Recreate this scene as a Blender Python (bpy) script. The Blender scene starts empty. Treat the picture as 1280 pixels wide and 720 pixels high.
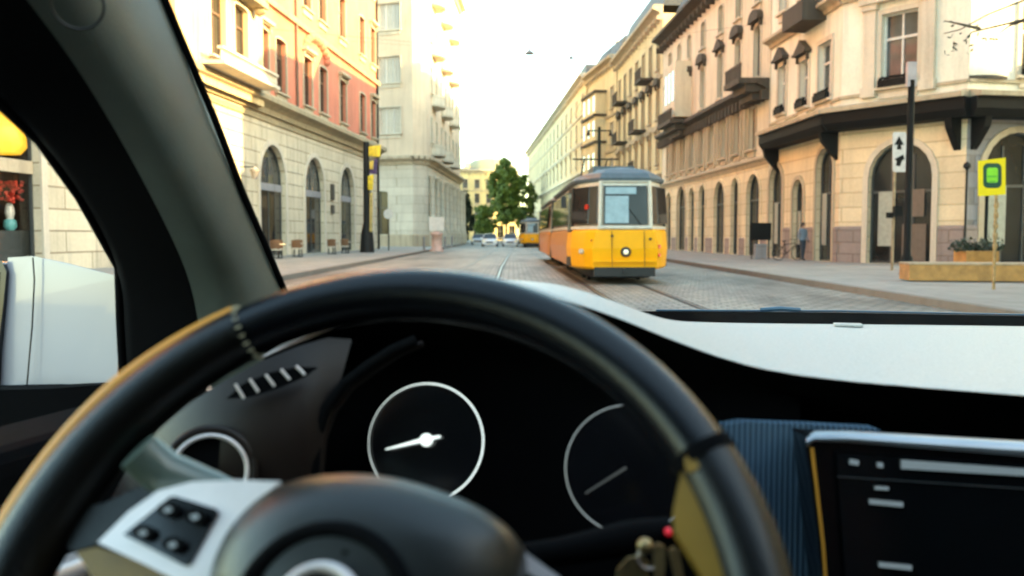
import bpy, bmesh, math, random
from mathutils import Vector, Matrix, noise
random.seed(7)
R = math.radians
C = bpy.context.scene.collection
V = Vector
# ------------------------------------------------------------------ camera
F = 1100.0 / 1280.0 * 36.0
CAM = V((0, 0, 1.3)); PITCH = math.atan(66 / 1100.0)
FW = V((0, math.cos(PITCH), -math.sin(PITCH))); UP = V((0, math.sin(PITCH), math.cos(PITCH))); RT = V((1, 0, 0))
def ray(px, py): return FW + RT * ((px - 640) / 1100.0) + UP * ((360 - py) / 1100.0)
def at(px, py, d): return CAM + ray(px, py) * d            # point a given depth along the view
def atY(px, py, Y):
    r = ray(px, py); return CAM + r * (Y / r.y)
cd = bpy.data.cameras.new('camera'); cam = bpy.data.objects.new('camera', cd); C.objects.link(cam)
cam.location = CAM; cam.rotation_euler = (math.pi / 2 - PITCH, 0, 0)
cd.lens = F; cd.sensor_width = 36; cd.clip_start = 0.02; cd.clip_end = 3000
cd.dof.use_dof = True; cd.dof.focus_distance = 1.7; cd.dof.aperture_fstop = 6.3
bpy.context.scene.camera = cam
# ------------------------------------------------------------------ objects
def rootloc(p):
    v = V((0, 0, 0))
    while p is not None: v = v + p.location; p = p.parent
    return v
def tag(o, label=None, cat=None, group=None, kind=None):
    if label: o['label'] = label
    if cat: o['category'] = cat
    if group: o['group'] = group
    if kind: o['kind'] = kind
    return o
def thing(name, loc, label, cat, group=None):
    o = bpy.data.objects.new(name, None); C.objects.link(o); o.location = loc
    o.empty_display_size = .2
    return tag(o, label, cat, group)
class MB:
    def __init__(s): s.v = []; s.f = []; s.sm = []
    def face(s, pts, smooth=False):
        i = len(s.v); s.v += [V(p) for p in pts]; s.f.append(tuple(range(i, i + len(pts)))); s.sm.append(smooth)
    def mesh(s, pts, faces, smooth=False):
        i = len(s.v); s.v += [V(p) for p in pts]
        for f in faces: s.f.append(tuple(i + k for k in f)); s.sm.append(smooth)
    def obox(s, c, ax, ay, az, hx, hy, hz):
        c = V(c); ax = V(ax).normalized() * hx; ay = V(ay).normalized() * hy; az = V(az).normalized() * hz
        p = [c + ax * i + ay * j + az * k for k in (-1, 1) for j in (-1, 1) for i in (-1, 1)]
        s.mesh(p, [(0, 2, 3, 1), (4, 5, 7, 6), (0, 1, 5, 4), (2, 6, 7, 3), (0, 4, 6, 2), (1, 3, 7, 5)]); return s
    def box(s, a, b):
        a = V(a); b = V(b); s.obox((a + b) / 2, (1, 0, 0), (0, 1, 0), (0, 0, 1), abs(b.x - a.x) / 2, abs(b.y - a.y) / 2, abs(b.z - a.z) / 2); return s
    def tube(s, pts, r, n=8, closed=False, cap=True, flat=None):
        pts = [V(p) for p in pts]; m = len(pts)
        rr = r if isinstance(r, (list, tuple)) else [r] * m
        rings = []; prev = None
        for i, p in enumerate(pts):
            if closed: t = pts[(i + 1) % m] - pts[i - 1]
            else: t = pts[min(i + 1, m - 1)] - pts[max(i - 1, 0)]
            t.normalize()
            if prev is None:
                a = t.cross(V((0, 0, 1)))
                if a.length < .1: a = t.cross(V((1, 0, 0)))
            else: a = prev - t * prev.dot(t)
            a.normalize(); b = t.cross(a); prev = a
            rings.append([p + (a * math.cos(2 * math.pi * k / n) + b * math.sin(2 * math.pi * k / n)) * rr[i] for k in range(n)])
        vs = [q for g in rings for q in g]; fs = []
        for i in range(m if closed else m - 1):
            j = (i + 1) % m
            for k in range(n): fs.append((i * n + k, i * n + (k + 1) % n, j * n + (k + 1) % n, j * n + k))
        s.mesh(vs, fs, True)
        if cap and not closed: s.face(list(reversed(rings[0]))); s.face(rings[-1])
        return s
    def lathe(s, base, axis, prof, n=24, cap=True):
        base = V(base); ax = V(axis).normalized(); a = ax.cross(V((0, 0, 1)))
        if a.length < .1: a = ax.cross(V((1, 0, 0)))
        a.normalize(); b = ax.cross(a)
        vs = []; fs = []
        for (r, h) in prof: vs += [base + ax * h + (a * math.cos(2 * math.pi * k / n) + b * math.sin(2 * math.pi * k / n)) * r for k in range(n)]
        for i in range(len(prof) - 1):
            for k in range(n): fs.append((i * n + k, i * n + (k + 1) % n, (i + 1) * n + (k + 1) % n, (i + 1) * n + k))
        s.mesh(vs, fs, True)
        if cap:
            s.face(list(reversed(vs[:n]))); s.face(vs[-n:])
        return s
    def prism(s, poly, off, smooth=False):           # polygon points, extruded by a vector
        poly = [V(p) for p in poly]; off = V(off); n = len(poly)
        s.face(poly); s.face([p + off for p in reversed(poly)])
        vs = poly + [p + off for p in poly]
        s.mesh(vs, [(i, (i + 1) % n, n + (i + 1) % n, n + i) for i in range(n)], smooth); return s
    def grid(s, rows, smooth=True):
        m = len(rows); n = len(rows[0]); vs = [p for r in rows for p in r]
        s.mesh(vs, [(i * n + j, i * n + j + 1, (i + 1) * n + j + 1, (i + 1) * n + j) for i in range(m - 1) for j in range(n - 1)], smooth); return s
    def build(s, name, mat, parent=None, bevel=0, weld=False):
        me = bpy.data.meshes.new(name); o = bpy.data.objects.new(name, me); C.objects.link(o)
        if parent is not None: off = rootloc(parent); o.parent = parent
        else:
            xs = [p.x for p in s.v]; ys = [p.y for p in s.v]; zs = [p.z for p in s.v]
            off = V(((min(xs) + max(xs)) / 2, (min(ys) + max(ys)) / 2, min(zs))); o.location = off
        me.from_pydata([p - off for p in s.v], [], s.f)
        for p, k in zip(me.polygons, s.sm): p.use_smooth = k
        me.materials.append(mat)
        bm = bmesh.new(); bm.from_mesh(me)
        if weld: bmesh.ops.remove_doubles(bm, verts=bm.verts, dist=1e-5)
        bmesh.ops.recalc_face_normals(bm, faces=bm.faces) if weld else None
        bm.to_mesh(me); bm.free()
        if bevel:
            b = o.modifiers.new('bevel', 'BEVEL'); b.width = bevel; b.segments = 3; b.limit_method = 'ANGLE'
        return o
def copy_tree(o, parent=None):
    c = o.copy(); C.objects.link(c); c.parent = parent
    for ch in list(o.children): copy_tree(ch, c)
    return c
# ------------------------------------------------------------------ materials
def nm(name):
    m = bpy.data.materials.new(name); m.use_nodes = True; nt = m.node_tree
    return m, nt, nt.nodes['Principled BSDF'], nt.nodes.new, nt.links.new
def coords(nt, scale=(1, 1, 1)):
    t = nt.nodes.new('ShaderNodeTexCoord'); mp = nt.nodes.new('ShaderNodeMapping'); mp.inputs['Scale'].default_value = scale
    nt.links.new(t.outputs['Object'], mp.inputs['Vector']); return mp.outputs['Vector']
def ramp(nt, src, stops):
    r = nt.nodes.new('ShaderNodeValToRGB'); e = r.color_ramp.elements
    while len(e) < len(stops): e.new(.5)
    for i, (p, c) in enumerate(stops): e[i].position = p; e[i].color = (*c, 1) if len(c) == 3 else c
    nt.links.new(src, r.inputs['Fac']); return r.outputs['Color']
def ntex(nt, vec, sc, det=6, rough=.6):
    n = nt.nodes.new('ShaderNodeTexNoise'); n.inputs['Scale'].default_value = sc; n.inputs['Detail'].default_value = det
    n.inputs['Roughness'].default_value = rough; nt.links.new(vec, n.inputs['Vector']); return n.outputs['Fac']
def mixc(nt, fac, a, b, mode='MIX'):
    m = nt.nodes.new('ShaderNodeMix'); m.data_type = 'RGBA'; m.blend_type = mode
    for k, v in ((0, fac), (6, a), (7, b)):
        if hasattr(v, 'links') or hasattr(v, 'is_output'): nt.links.new(v, m.inputs[k])
        else: m.inputs[k].default_value = v if k == 0 else (*v, 1)
    return m.outputs[2]
def simple(name, col, rough=.5, metal=0, coat=0, emit=0, ecol=None, var=.15, vs=6, bump=0, bs=60, spec=.5):
    m, nt, b, N, L = nm(name)
    v = coords(nt); f = ntex(nt, v, vs)
    c0 = tuple(x * (1 - var) for x in col); c1 = tuple(min(1, x * (1 + var)) for x in col)
    L(ramp(nt, f, [(.3, c0), (.7, c1)]), b.inputs['Base Color'])
    b.inputs['Roughness'].default_value = rough; b.inputs['Metallic'].default_value = metal; b.inputs['Coat Weight'].default_value = coat
    b.inputs['Specular IOR Level'].default_value = spec
    if emit: b.inputs['Emission Color'].default_value = (*(ecol or col), 1); b.inputs['Emission Strength'].default_value = emit
    if bump:
        bn = N('ShaderNodeBump'); bn.inputs['Strength'].default_value = bump; bn.inputs['Distance'].default_value = .01
        L(ntex(nt, v, bs), bn.inputs['Height']); L(bn.outputs['Normal'], b.inputs['Normal'])
    return m
def plaster(name, col, course=0, joint=0, var=.22, dirt=(.12, .095, .07), dirtamt=.6, rough=.85, axis='y'):
    m, nt, b, N, L = nm(name); v = coords(nt)
    big = ntex(nt, v, .35, 5); fine = ntex(nt, v, 9, 8, .7)
    c = ramp(nt, big, [(.3, tuple(x * (1 - var) for x in col)), (.7, tuple(min(1, x * (1 + var * .5)) for x in col))])
    c = mixc(nt, .35, c, ramp(nt, fine, [(.35, tuple(x * .8 for x in col)), (.65, tuple(min(1, x * 1.15) for x in col))]))
    st = ntex(nt, coords(nt, (1.6, 1.6, .12)), 1.4, 6, .7)
    c = mixc(nt, ramp(nt, st, [(.48, (0, 0, 0)), (.78, (dirtamt,) * 3)]), c, dirt)
    h = fine
    if course:
        br = N('ShaderNodeTexBrick'); br.inputs['Scale'].default_value = 1
        br.inputs['Brick Width'].default_value = joint or 500; br.inputs['Row Height'].default_value = course
        br.inputs['Mortar Size'].default_value = .028; br.inputs['Mortar Smooth'].default_value = .3
        br.inputs['Color1'].default_value = (1, 1, 1, 1); br.inputs['Color2'].default_value = (.86, .86, .86, 1); br.inputs['Mortar'].default_value = (0, 0, 0, 1)
        sx = N('ShaderNodeSeparateXYZ'); L(v, sx.inputs[0]); cx = N('ShaderNodeCombineXYZ')
        L(sx.outputs['Y' if axis == 'y' else 'X'], cx.inputs['X']); L(sx.outputs['Z'], cx.inputs['Y']); L(cx.outputs[0], br.inputs['Vector'])
        c = mixc(nt, 1.0, c, mixc(nt, br.outputs['Fac'], br.outputs['Color'], (.42, .38, .33) if joint > 2 else (.7, .67, .62)), 'MULTIPLY')
        ma = N('ShaderNodeMath'); ma.operation = 'MULTIPLY_ADD'; L(br.outputs['Fac'], ma.inputs[0]); ma.inputs[1].default_value = -3; L(fine, ma.inputs[2]); h = ma.outputs[0]
    L(c, b.inputs['Base Color']); b.inputs['Roughness'].default_value = rough
    bn = N('ShaderNodeBump'); bn.inputs['Strength'].default_value = .5; bn.inputs['Distance'].default_value = .02; L(h, bn.inputs['Height']); L(bn.outputs['Normal'], b.inputs['Normal'])
    return m
def glassy(name, col, rough=.06, folds=False, tint=None):
    m, nt, b, N, L = nm(name); v = coords(nt)
    f = ntex(nt, v, .45, 3)
    c = ramp(nt, f, [(.35, tuple(x * .45 for x in col)), (.62, tuple(x * 1.4 for x in col))])
    if folds:
        w = N('ShaderNodeTexWave'); w.inputs['Scale'].default_value = 2.2; w.inputs['Distortion'].default_value = 1.5; L(coords(nt, (1, 1, .05)), w.inputs['Vector'])
        c = mixc(nt, ramp(nt, w.outputs['Fac'], [(.2, (.02, .02, .02)), (.65, (.8, .8, .8))]), c, tint)
    L(c, b.inputs['Base Color']); b.inputs['Roughness'].default_value = rough; b.inputs['Specular IOR Level'].default_value = .4
    bn = N('ShaderNodeBump'); bn.inputs['Strength'].default_value = .08; L(ntex(nt, v, 1.2, 2), bn.inputs['Height']); L(bn.outputs['Normal'], b.inputs['Normal'])
    return m
def clear(name, f0=.06, tint=(.97, .99, .98)):
    m = bpy.data.materials.new(name); m.use_nodes = True; nt = m.node_tree; nt.nodes.clear(); N = nt.nodes.new; L = nt.links.new
    o = N('ShaderNodeOutputMaterial'); t = N('ShaderNodeBsdfTransparent'); g = N('ShaderNodeBsdfGlossy'); x = N('ShaderNodeMixShader')
    t.inputs[0].default_value = (*tint, 1); g.inputs['Roughness'].default_value = .02
    no = N('ShaderNodeTexNoise'); no.inputs['Scale'].default_value = 3; ma = N('ShaderNodeMath'); ma.operation = 'MULTIPLY'; ma.inputs[1].default_value = f0
    L(no.outputs['Fac'], ma.inputs[0]); L(ma.outputs[0], x.inputs[0]); L(t.outputs[0], x.inputs[1]); L(g.outputs[0], x.inputs[2]); L(x.outputs[0], o.inputs[0])
    return m
M = {}
M['cream_stone'] = plaster('cream_rusticated_stone', (.68, .585, .43), .72, 3.1)
M['salmon'] = plaster('salmon_plaster', (.60, .20, .125), var=.3)
M['yellow_plaster'] = plaster('warm_cream_plaster', (.70, .54, .30))
M['cornice'] = plaster('cornice_stone', (.36, .29, .18), dirtamt=.6)
M['tan'] = plaster('tan_plaster', (.64, .52, .39), dirtamt=.3)
M['tan_light'] = plaster('pale_limestone', (.66, .60, .49), .9, 1.6, dirtamt=.35)
M['beige'] = plaster('beige_plaster', (.74, .62, .42), .62, 0, dirtamt=.4)
M['beige_up'] = plaster('rose_beige_plaster', (.68, .60, .46), dirtamt=.45)
M['corner'] = plaster('ivory_plaster', (.80, .76, .64), dirtamt=.3)
M['corner_low'] = plaster('warm_peach_render', (.78, .64, .43), .62, 0, dirtamt=.3)
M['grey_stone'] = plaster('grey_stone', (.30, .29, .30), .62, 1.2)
M['plinth'] = plaster('rosy_plinth_stone', (.30, .24, .22), .5, 1.1)
M['lemon'] = plaster('lemon_plaster', (.66, .54, .31))
M['straw'] = plaster('straw_plaster', (.64, .53, .33))
M['pale_straw'] = plaster('pale_straw_plaster', (.74, .60, .36))
M['far_yellow'] = plaster('far_yellow_plaster', (.60, .48, .24))
M['trim'] = plaster('trim_stone', (.46, .38, .27), dirtamt=.6)
M['trim_dark'] = plaster('weathered_trim', (.06, .048, .036), dirtamt=.6)
M['trim_light'] = plaster('pale_trim', (.62, .54, .43), dirtamt=.4)
M['roof'] = simple('slate_roof', (.05, .05, .048), .6, var=.3, vs=3, bump=.4, bs=8)
M['fascia'] = simple('black_painted_iron', (.007, .007, .0065), .7, var=.3, spec=.15)
M['iron'] = simple('dark_iron', (.012, .012, .012), .6, var=.3, spec=.25)
M['f_brown'] = simple('brown_window_wood', (.13, .075, .045), .5)
M['f_white'] = simple('white_window_paint', (.62, .6, .56), .5)
M['f_dark'] = simple('dark_window_wood', (.05, .055, .055), .5)
M['g_dark'] = glassy('dark_window_glass', (.022, .021, .02))
M['g_grey'] = glassy('grey_window_glass', (.07, .075, .075))
M['g_curtain'] = glassy('curtained_window_glass', (.10, .10, .10), .15, True, (.85, .74, .60))
M['clear'] = clear('clear_glass', .16)
M['screen_glass'] = clear('windscreen_glass', .010)
# ------------------------------------------------------------------ world and sun
SUN_EL = R(13.0); SUN_AZ = math.atan2(-.35, .94)      # towards the sun: right and a little behind the camera
w = bpy.data.worlds.new('World'); bpy.context.scene.world = w; w.use_nodes = True
nt = w.node_tree; sky = nt.nodes.new('ShaderNodeTexSky'); sky.sky_type = 'NISHITA'; sky.sun_disc = False
sky.sun_elevation = SUN_EL; sky.sun_rotation = math.pi / 2 - SUN_AZ; sky.dust_density = 1.0; sky.air_density = 1.0; sky.ozone_density = .3
bg = nt.nodes['Background']; nt.links.new(sky.outputs[0], bg.inputs[0]); bg.inputs[1].default_value = .15
sd = bpy.data.lights.new('sun', 'SUN'); sd.energy = 2.6; sd.angle = R(.5); sd.color = (1, .66, .34)
so = bpy.data.objects.new('sun', sd); C.objects.link(so)
sdir = V((math.cos(SUN_AZ) * math.cos(SUN_EL), math.sin(SUN_AZ) * math.cos(SUN_EL), math.sin(SUN_EL)))
so.rotation_euler = sdir.to_track_quat('Z', 'Y').to_euler(); so.location = sdir * 60
sc = bpy.context.scene
sc.view_settings.view_transform = 'Standard'; sc.view_settings.look = 'None'; sc.view_settings.gamma = 1; sc.view_settings.exposure = 3.1
sc.view_settings.use_white_balance = True; sc.view_settings.white_balance_temperature = 7100; sc.view_settings.white_balance_tint = -3
# ------------------------------------------------------------------ ground
def road_mat():
    m, nt, b, N, L = nm('granite_setts'); v = coords(nt)
    wob = N('ShaderNodeTexNoise'); wob.inputs['Scale'].default_value = 2.5; L(v, wob.inputs['Vector'])
    vm = N('ShaderNodeVectorMath'); vm.operation = 'MULTIPLY_ADD'; L(wob.outputs['Color'], vm.inputs[0]); vm.inputs[1].default_value = (.06, .06, 0); L(v, vm.inputs[2])
    br = N('ShaderNodeTexBrick'); br.inputs['Scale'].default_value = 1; br.inputs['Brick Width'].default_value = .34; br.inputs['Row Height'].default_value = .26
    br.inputs['Mortar Size'].default_value = .03; br.inputs['Mortar Smooth'].default_value = .5; br.inputs['Bias'].default_value = 0
    br.inputs['Color1'].default_value = (.33, .31, .265, 1); br.inputs['Color2'].default_value = (.21, .195, .165, 1); br.inputs['Mortar'].default_value = (.05, .045, .04, 1)
    L(vm.outputs[0], br.inputs['Vector'])
    pat = ntex(nt, coords(nt, (1, .25, 1)), .5, 6, .65)
    c = mixc(nt, 1.0, br.outputs['Color'], ramp(nt, pat, [(.36, (.42, .41, .40)), (.5, (.95, .95, .95)), (.66, (1.3, 1.27, 1.2))]), 'MULTIPLY')
    L(c, b.inputs['Base Color']); b.inputs['Roughness'].default_value = .55
    bn = N('ShaderNodeBump'); bn.inputs['Strength'].default_value = .7; bn.inputs['Distance'].default_value = .015
    ma = N('ShaderNodeMath'); ma.operation = 'SUBTRACT'; L(ntex(nt, v, 12), ma.inputs[0]); L(br.outputs['Fac'], ma.inputs[1]); L(ma.outputs[0], bn.inputs['Height']); L(bn.outputs['Normal'], b.inputs['Normal'])
    return m
def slab_mat():
    m, nt, b, N, L = nm('pavement_slabs'); v = coords(nt)
    br = N('ShaderNodeTexBrick'); br.inputs['Scale'].default_value = 1; br.inputs['Brick Width'].default_value = .8; br.inputs['Row Height'].default_value = .5
    br.inputs['Mortar Size'].default_value = .012
    br.inputs['Color1'].default_value = (.33, .32, .295, 1); br.inputs['Color2'].default_value = (.28, .27, .245, 1); br.inputs['Mortar'].default_value = (.16, .15, .14, 1)
    L(v, br.inputs['Vector']); c = mixc(nt, 1.0, br.outputs['Color'], ramp(nt, ntex(nt, v, .8, 8, .7), [(.3, (.7, .7, .7)), (.65, (1.05, 1.03, 1))]), 'MULTIPLY')
    L(c, b.inputs['Base Color']); b.inputs['Roughness'].default_value = .7
    bn = N('ShaderNodeBump'); bn.inputs['Strength'].default_value = .3; bn.inputs['Distance'].default_value = .01; L(ntex(nt, v, 20), bn.inputs['Height']); L(bn.outputs['Normal'], b.inputs['Normal'])
    return m
M['road'] = road_mat(); M['slab'] = slab_mat()
M['kerb'] = plaster('kerb_granite', (.20, .17, .14), .0, 0, dirtamt=.7)
M['earth'] = simple('ground_asphalt', (.14, .135, .125), .8, var=.2, vs=.4)
def struct(mb, name, mat): return tag(mb.build(name, mat), kind='structure')
struct(MB().box((-900, -400, -.5), (900, 1500, -.01)), 'ground', M['earth'])
m = MB(); m.grid([[V((x, y, .0)) for x in (-6.5, 0, 7.6)] for y in (-25, 20, 60, 110)] + [[V((x, 262, 0)) for x in (-9.5, -2, 6)]], False)
m.face([(7.6, 22, 0), (60, 27, 0), (60, 17, 0), (7.6, 13, 0)])
struct(m, 'road', M['road'])
def strip(poly, z, name, mat):
    m = MB(); m.prism([V((x, y, z)) for x, y in poly], (0, 0, -z - .3)); return struct(m, name, mat)
strip([(-6.75, -25), (-6.75, 110), (-9.8, 262), (-40, 262), (-40, -25)], .13, 'pavement_left', M['slab'])
strip([(7.85, 28), (7.85, 110), (6.3, 262), (40, 262), (40, 34), (60, 30), (60, 30), (20, 27), (10, 24), (7.85, 22)], .13, 'pavement_right', M['slab'])
strip([(7.85, -25), (7.85, 12), (7.85, 22.0), (10, 24), (20, 27), (60, 30), (60, -25)], .131, 'pavement_corner', M['slab'])
def kerb(pts, name):
    m = MB()
    for i in range(len(pts) - 1):
        a = V((*pts[i], 0)); b = V((*pts[i + 1], 0)); d = b - a
        m.obox((a + b) / 2 + V((0, 0, 0)), d, d.cross(V((0, 0, 1))), (0, 0, 1), d.length / 2, .10, .142)
    struct(m, name, M['kerb'])
kerb([(-6.65, -25), (-6.65, 110), (-9.68, 262)], 'kerb_left'); kerb([(7.75, -25), (7.75, 110), (6.18, 262)], 'kerb_right')
M['steel'] = simple('worn_rail_steel', (.16, .15, .14), .35, .8, bump=.1)
M['groove'] = simple('rail_groove', (.03, .027, .025), .8)
def rails(cx, nm_):
    m = MB(); g = MB()
    for off in (-.7175, .7175):
        for i in range(len(cx) - 1):
            a = V((cx[i][0] + off, cx[i][1], .005)); b = V((cx[i + 1][0] + off, cx[i + 1][1], .005)); d = b - a; n = d.cross(V((0, 0, 1))).normalized()
            g.mesh([a - n * .085, a + n * .085, b + n * .085, b - n * .085], [(0, 1, 2, 3)])
            m.obox((a + b) / 2, d, n, (0, 0, 1), d.length / 2, .034, .005)
    o = tag(m.build('tram_rails_' + nm_, M['steel']), kind='structure'); tag(g.build('rail_bed_' + nm_, M['groove']), kind='structure')
rails([(2.65, -20), (2.65, 22), (2.4, 40), (2.1, 90), (1.3, 250)], 'right'); rails([(-1.15, -20), (-1.15, 35), (-.6, 90), (-1.8, 250)], 'left')
# ------------------------------------------------------------------ facades
class Face:
    def __init__(s, P0, P1):
        s.p = V((*P0, 0)); e = V((*P1, 0)) - s.p; s.len = e.length; s.d = e.normalized(); s.n = V((s.d.y, -s.d.x, 0))   # n points at the street
    def P(s, t, z, o=0): return s.p + s.d * t + V((0, 0, z)) + s.n * o
    def sy(s, Y): return (Y - s.p.y) / s.d.y
    def wall(s, mb, z0, z1, ops, rev=.32, out=0, t0=0, t1=None):
        t1 = s.len if t1 is None else t1
        ops = sorted([o for o in ops if o[0] - o[1] / 2 > t0 and o[0] + o[1] / 2 < t1]); b = [t0] + [(ops[i][0] + ops[i + 1][0]) / 2 for i in range(len(ops) - 1)] + [t1]
        if not ops: mb.face([s.P(t0, z0, out), s.P(t1, z0, out), s.P(t1, z1, out), s.P(t0, z1, out)]); return
        for i, (c, wd, zb, zt, rise) in enumerate([o[:5] for o in ops]):
            l, r = c - wd / 2, c + wd / 2; Q = lambda t, z, o=0: s.P(t, z, o + out)
            mb.face([Q(b[i], z0), Q(l, z0), Q(l, z1), Q(b[i], z1)]); mb.face([Q(r, z0), Q(b[i + 1], z0), Q(b[i + 1], z1), Q(r, z1)])
            if zb > z0 + .01: mb.face([Q(l, z0), Q(r, z0), Q(r, zb), Q(l, zb)])
            o_ = outline(l, r, zb, zt, rise)
            top = o_[2:] + [o_[0]] if False else None
            arc = arcpts(l, r, zt, rise)
            for k in range(len(arc) - 1): mb.face([Q(*arc[k]), Q(*arc[k + 1]), Q(arc[k + 1][0], z1), Q(arc[k][0], z1)])
            full = [(r, zb), (l, zb)] + arc
            for k in range(len(full)):
                a, c2 = full[k], full[(k + 1) % len(full)]
                mb.face([Q(*a), Q(*c2), Q(*c2, -rev), Q(*a, -rev)])
    def band(s, mb, prof, t0=0, t1=None):             # profile of (out, z) points swept along the face
        t1 = s.len if t1 is None else t1
        mb.face([s.P(t0, z, o) for o, z in prof]); mb.face([s.P(t1, z, o) for o, z in reversed(prof)])
        n = len(prof)
        for i in range(n):
            a, b = prof[i], prof[(i + 1) % n]; mb.face([s.P(t0, a[1], a[0]), s.P(t1, a[1], a[0]), s.P(t1, b[1], b[0]), s.P(t0, b[1], b[0])])
    def bx(s, mb, t, z, o, ht, hz, ho): mb.obox(s.P(t, z, o), s.d, s.n, (0, 0, 1), ht, ho, hz)
def arcpts(l, r, zt, rise, n=10):
    if rise <= 0: return [(l, zt), (r, zt)]
    c = (l + r) / 2; h = (r - l) / 2
    return [(c - h * math.cos(math.pi * k / n), zt - rise + rise * math.sin(math.pi * k / n)) for k in range(n + 1)]
def outline(l, r, zb, zt, rise): return [(l, zb), (r, zb)] + list(reversed(arcpts(l, r, zt, rise)))
def window(root, f, op, fm, gm, tm=None, rev=.32, out=0, hood=None, sill=True, bars=(1, .62), sur=.16, label=None, box=None):
    c, wd, zb, zt, rise = op[:5]; l, r = c - wd / 2, c + wd / 2; o0 = out - rev + .05; ft = .07
    fr = MB()
    for t in (l + ft / 2, r - ft / 2): f.bx(fr, t, (zb + zt - rise) / 2, o0, ft / 2, (zt - rise - zb) / 2, .05)
    f.bx(fr, c, zb + ft / 2, o0, wd / 2 - ft, ft / 2, .048)
    arc = arcpts(l, r, zt, rise)
    if rise > 0:
        inn = [(c + (t - c) * (1 - ft / (wd / 2)), zt - rise + (z - zt + rise) * (1 - ft / rise)) for t, z in arc]
        for k in range(len(arc) - 1): fr.face([f.P(*arc[k], o0 + .05), f.P(*arc[k + 1], o0 + .05), f.P(*inn[k + 1], o0 + .05), f.P(*inn[k], o0 + .05)]); fr.face([f.P(*inn[k], o0 + .05), f.P(*inn[k + 1], o0 + .05), f.P(*inn[k + 1], o0 - .05), f.P(*inn[k], o0 - .05)])
    else: f.bx(fr, c, zt - ft / 2, o0, wd / 2 - ft, ft / 2, .048)
    nb, tr = bars
    for k in range(nb): f.bx(fr, l + wd * (k + 1) / (nb + 1), (zb + zt) / 2 - rise * .15, o0, ft * .55, (zt - zb) / 2 - ft - rise * .15, .042)
    if tr: f.bx(fr, c, zb + (zt - zb) * tr, o0, wd / 2 - ft, ft * .75, .046)
    W = fr.build('window', fm, root)
    if label: W['label'] = label
    p = MB(); p.face([f.P(t, z, o0 - .02) for t, z in outline(l, r, zb, zt, rise)]); p.build('pane', gm, W)
    if tm and sur:
        s_ = MB()
        for sg in (-1, 1): f.bx(s_, c + sg * (wd / 2 + sur / 2), (zb + zt - rise) / 2, out + .03, sur / 2, (zt - rise - zb) / 2, .045)
        if rise > 0:
            ou = [(c + (t - c) * (1 + sur / (wd / 2)), zt - rise + (z - zt + rise) * (1 + sur / rise)) for t, z in arc]
            for k in range(len(arc) - 1):
                s_.face([f.P(*arc[k], out + .075), f.P(*arc[k + 1], out + .075), f.P(*ou[k + 1], out + .075), f.P(*ou[k], out + .075)])
                s_.face([f.P(*ou[k], out + .075), f.P(*ou[k + 1], out + .075), f.P(*ou[k + 1], out), f.P(*ou[k], out)])
                s_.face([f.P(*arc[k], out + .075), f.P(*arc[k + 1], out + .075), f.P(*arc[k + 1], out), f.P(*arc[k], out)])
        else: f.bx(s_, c, zt + sur / 2, out + .03, wd / 2 + sur, sur / 2, .05)
        s_.build('surround', tm, W)
    if tm and sill:
        s_ = MB(); f.bx(s_, c, zb - .06, out + .09, wd / 2 + .2, .055, .14); f.bx(s_, c, zb - .3, out + .03, wd / 2 + .05, .17, .06); s_.build('sill', tm, W)
    if hood:
        s_ = MB(); zh = zt + sur + .12; hw = wd / 2 + .3
        if hood == 'flat': f.bx(s_, c, zh + .12, out + .16, hw, .1, .2); f.bx(s_, c, zh, out + .1, hw - .08, .05, .12)
        if hood == 'tri':
            f.bx(s_, c, zh, out + .16, hw, .06, .2)
            q = [f.P(c - hw, zh + .06, out), f.P(c + hw, zh + .06, out), f.P(c, zh + .62, out)]; s_.prism(q, f.n * .3)
        if hood == 'arc':
            f.bx(s_, c, zh, out + .16, hw, .06, .2)
            q = [f.P(c - hw, zh + .06, out)] + [f.P(c - hw * math.cos(math.pi * k / 8), zh + .07 + .5 * math.sin(math.pi * k / 8), out) for k in range(9)]; s_.prism(q[1:], f.n * .34)
        for sg in (-1, 1): f.bx(s_, c + sg * (wd / 2 + .1), zh - .22, out + .1, .07, .16, .1)
        s_.build('hood', M['trim_dark'] if hood != 'flat' else tm, W)
    if box:
        s_ = MB(); f.bx(s_, c, zb + .12, out + .2, wd / 2, .14, .1)
        for k in range(int(wd * 14)):
            f.bx(s_, l + wd * (k + .5) / int(wd * 14), zb + .3 + random.random() * .08, out + .2, .02, .05, .05)
        s_.build('flower_box', box, W)
    return W
def closing(mb, pts, z, depth_pts):                   # end and back walls + flat top, from front polyline and back points
    poly = [V((*p, 0)) for p in pts] + [V((*p, 0)) for p in depth_pts]; k = len(pts)
    for i in range(k - 1, len(poly)):
        a, b = poly[i], poly[(i + 1) % len(poly)]; mb.face([a, b, b + V((0, 0, z)), a + V((0, 0, z))])
def mansard(pts, back, z, h, inset):
    mb = MB(); poly = [V((*p, z)) for p in list(pts) + list(back)]; c = sum(poly, V((0, 0, 0))) / len(poly)
    top = [p + (c - p).normalized() * inset + V((0, 0, h)) for p in poly]; n = len(poly)
    for i in range(n): mb.face([poly[i], poly[(i + 1) % n], top[(i + 1) % n], top[i]])
    mb.face(top); return mb
COR = lambda z, d=.7, h=.8: [(0, z), (d * .25, z), (d * .35, z + h * .3), (d * .6, z + h * .45), (d, z + h * .6), (d, z + h * .85), (d * .85, z + h), (0, z + h)]
def brackets(mb, f, z, step, out=.3, h=.3, t0=0, t1=None, w=.1):
    t1 = f.len if t1 is None else t1; n = int((t1 - t0) / step)
    for k in range(n + 1): f.bx(mb, t0 + w + k * (t1 - t0 - 2 * w) / max(1, n), z, out / 2, w, h / 2, out / 2)
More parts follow.
